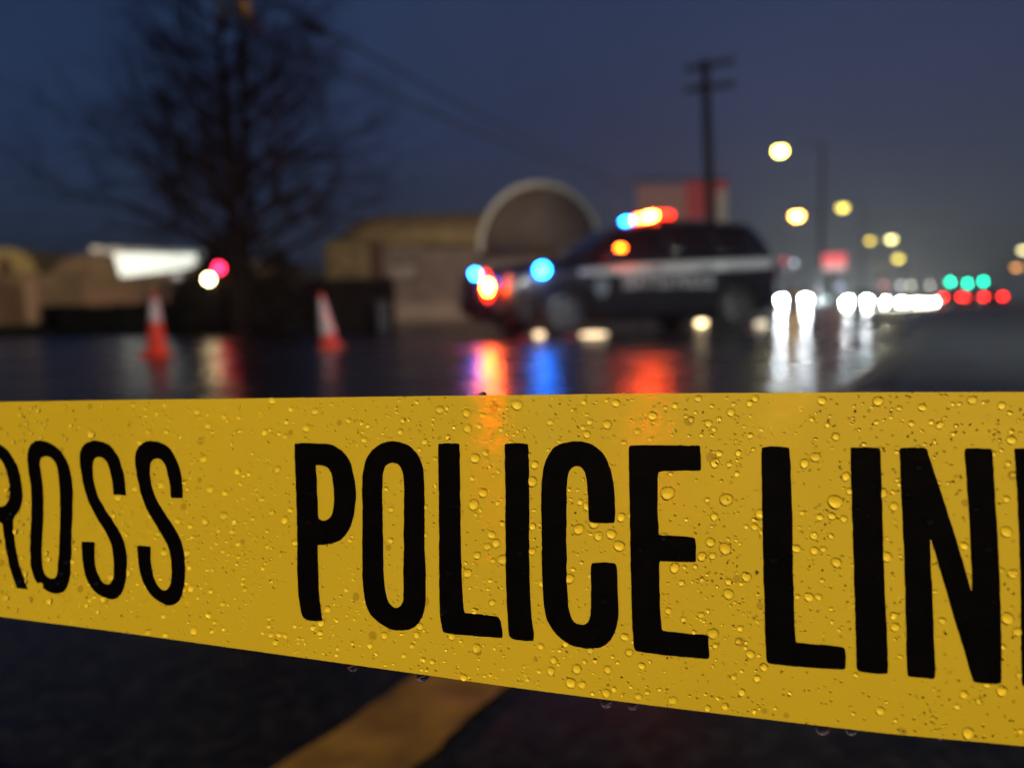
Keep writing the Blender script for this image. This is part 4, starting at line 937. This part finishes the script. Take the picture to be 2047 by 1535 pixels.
# ------------------------------------------------------------------ traffic
sed = empty("parked", (0, 0, 0), "x", "car")
M_cpaint = mat("car_paint_dark", (.02, .022, .025), .3, 0, 2, coat=.5)
vehicle("sedan", SEDAN, (1.42, -1.38), .33, .93, M_cpaint, sed, [(.35, -.3), (-.36, -1.1)], (.9, .25), (-1.05, -1.55), None, None, False)
EH = em("headlight_beam", (.88, .97, 1.0), 800); EHw = em("headlight_warm", (1.0, .90, .62), 750); EHn = em("headlight_near", (.80, .93, 1.0), 900); ET = em("taillight_glow", (1.0, .02, .015), 26); EF = em("fog_lamp", (1.0, .95, .8), 160)
def traffic(px_, d, kind, lab, col=None, hm=None):
    p = foot(px_, d); p.z = gz(p); t = empty("oncoming_car" if kind else "receding_car", p, lab, "car", "oncoming cars with headlights on" if kind else "cars driving away with tail lights on")
    for ch in sed.children: copy_tree(ch, t)
    yaw = math.atan2(-ROAD.y, -ROAD.x) if kind else math.atan2(ROAD.y, ROAD.x); t.rotation_euler = (0, 0, yaw)
    hs_ = random.Random(px_).uniform(.7, 1.15); hz_ = random.Random(px_ + 1).uniform(-.02, .08)
    for s in (1, -1):
        bm = bmesh.new(); bmesh.ops.create_uvsphere(bm, u_segments=12, v_segments=8, radius=1, matrix=Matrix.Translation((2.30, s * .66, .64 + hz_)) @ Matrix.Diagonal((.12, .21 * hs_, .13 * hs_, 1))); obj("headlight", bm, (hm or EH) if kind else M_head_off, t, True)
        if kind:
            bm = bmesh.new(); bmesh.ops.create_uvsphere(bm, u_segments=12, v_segments=8, radius=1, matrix=Matrix.Translation((2.36, s * .62, .36)) @ Matrix.Diagonal((.08, .10, .07, 1))); obj("fog_lamp", bm, EF, t, True)
        bm = bmesh.new(); bmesh.ops.create_uvsphere(bm, u_segments=12, v_segments=8, radius=1, matrix=Matrix.Translation((-2.38, s * .66, .84)) @ Matrix.Diagonal((.10, .22, .12, 1))); obj("tail_light", bm, M_trim if kind else ET, t, True)
traffic(1602, 46, 1, "nearest oncoming car, its bright headlights just right of the police car", None, EHn)
for k, (px_, d, lb_, hm) in enumerate(((1722, 60, "oncoming car heading the bright row, nearest of that row", EH), (1760, 74, "second oncoming car in the bright row", EHw), (1792, 88, "third oncoming car in the bright row", EH), (1826, 105, "oncoming car in the middle of the bright row's far half", EHw),
                                    (1722, 86, "far-lane oncoming car at the left of the bright row", EHw), (1765, 112, "far-lane oncoming car behind the second bright one", EH), (1806, 135, "far-lane oncoming car deep in the bright row", EHw), (1846, 124, "oncoming car just left of the gap in the bright row", EHw), (1878, 138, "single cold-white oncoming car left of the red tail lights", EH))):
    traffic(px_, d, 1, lb_, None, hm)
for px_, d, lb_, hm in ((1705, 98, "outer-lane oncoming car at the far left end of the bright row", EHw), (1744, 100, "outer-lane oncoming car peering between the first two bright ones", EH), (1783, 122, "outer-lane oncoming car half hidden in the bright row's middle", EHw), (1862, 150, "most distant oncoming car, beside the gap in the bright row", EHw)):
    traffic(px_, d, 1, lb_, None, hm)
for k, (px_, d, lb_) in enumerate(((1905, 64, "nearest car driving away, leftmost red tail lights"), (1922, 82, "second car driving away in the left of the red cluster"), (1946, 70, "car driving away in the middle of the red tail lights"), (1984, 66, "car driving away with the rightmost bright red tail lights"), (1966, 100, "farther car driving away between the middle and right tail lights"))):
    traffic(px_, d, 0, lb_)
for ch in list(sed.children):
    for g in list(ch.children): bpy.data.objects.remove(g)
    bpy.data.objects.remove(ch)
bpy.data.objects.remove(sed)

# ------------------------------------------------------------------ small far lamps (shop fronts, side lights)
def far_lamp(px_, py_, d, r, color, st, lab):
    post_lamp(px_, py_, d, r, em("far_" + lab[:10], color, st), "shop_light", lab, "light", (1, .4, 1), False)
far_lamp(1566, 521, 52, .13, (1, .10, .12), 2.2, "dim red light just right of the police car's tail")
far_lamp(1586, 527, 54, .13, (.8, .9, 1), 3.2, "small cold white light right of the dim red one")
far_lamp(1574, 545, 50, .12, (.5, .42, .42), 1.4, "faint grey light under the dim red one")
far_lamp(1653, 599, 60, .13, (.5, .9, 1), 3.5, "small cyan-white light between the oncoming cars")
far_lamp(1678, 573, 80, .3, (.6, .66, 1), 1.6, "soft bluish light below the red sign box")
far_lamp(1766, 571, 100, .25, (1, .32, .3), 3, "pinkish light above the bright row of headlights")
far_lamp(1800, 571, 100, .22, (.9, .95, .9), 5, "white light above the bright row, left one of a close pair")
far_lamp(1820, 571, 104, .22, (1, 1, .8), 5, "cream light above the bright row, right one of a close pair")
far_lamp(1858, 571, 108, .22, (1, .92, .85), 5, "cream light above the gap in the bright row")
far_lamp(1641, 556, 75, .22, (.7, .66, .5), .9, "faint olive light below the sign box's left corner")
far_lamp(1762, 534, 95, .25, (.5, .42, .2), 1.0, "faint brown light left of the lowest yellow street lamp")
far_lamp(1040, 541, 24, .09, (.8, .6, .35), .9, "faint brown light over the police car's bonnet")

# ------------------------------------------------------------------ one Blender unit is a fifth of a millimetre, so that light refracts properly through millimetre drops
US = 5000.0
hb = bmesh.new(); box(hb, -490, 490, -270, 490, -3.4, 14.5)
hm_ = bpy.data.materials.new("rainy_air"); hm_.use_nodes = True; hn = hm_.node_tree; hn.nodes.clear(); ho = hn.nodes.new('ShaderNodeOutputMaterial'); hv = hn.nodes.new('ShaderNodeVolumePrincipled')
hv.inputs['Color'].default_value = (.85, .88, .92, 1); hv.inputs['Density'].default_value = .0016 / US; hv.inputs['Anisotropy'].default_value = .6; hn.links.new(hv.outputs[0], ho.inputs['Volume'])
tag(obj("haze", hb, hm_), "faint wet haze in the night air", kind="stuff")


SC.unit_settings.system = 'METRIC'; SC.unit_settings.scale_length = 1 / US
for o in list(SC.objects):
    if o.parent is None:
        if o.type in ('LIGHT', 'CAMERA'): o.location = o.location * US
        elif o.type == 'EMPTY' or o.type == 'MESH':
            o.location = o.location * US; o.scale = o.scale * US
for l in bpy.data.lights: l.energy *= US * US; l.shadow_soft_size *= US
cd.dof.focus_distance *= US; cd.dof.aperture_fstop /= US; cd.clip_start *= US; cd.clip_end *= US
for mt in bpy.data.materials:
    if mt.use_nodes:
        for nd in mt.node_tree.nodes:
            if nd.type == 'BUMP': nd.inputs['Distance'].default_value *= US
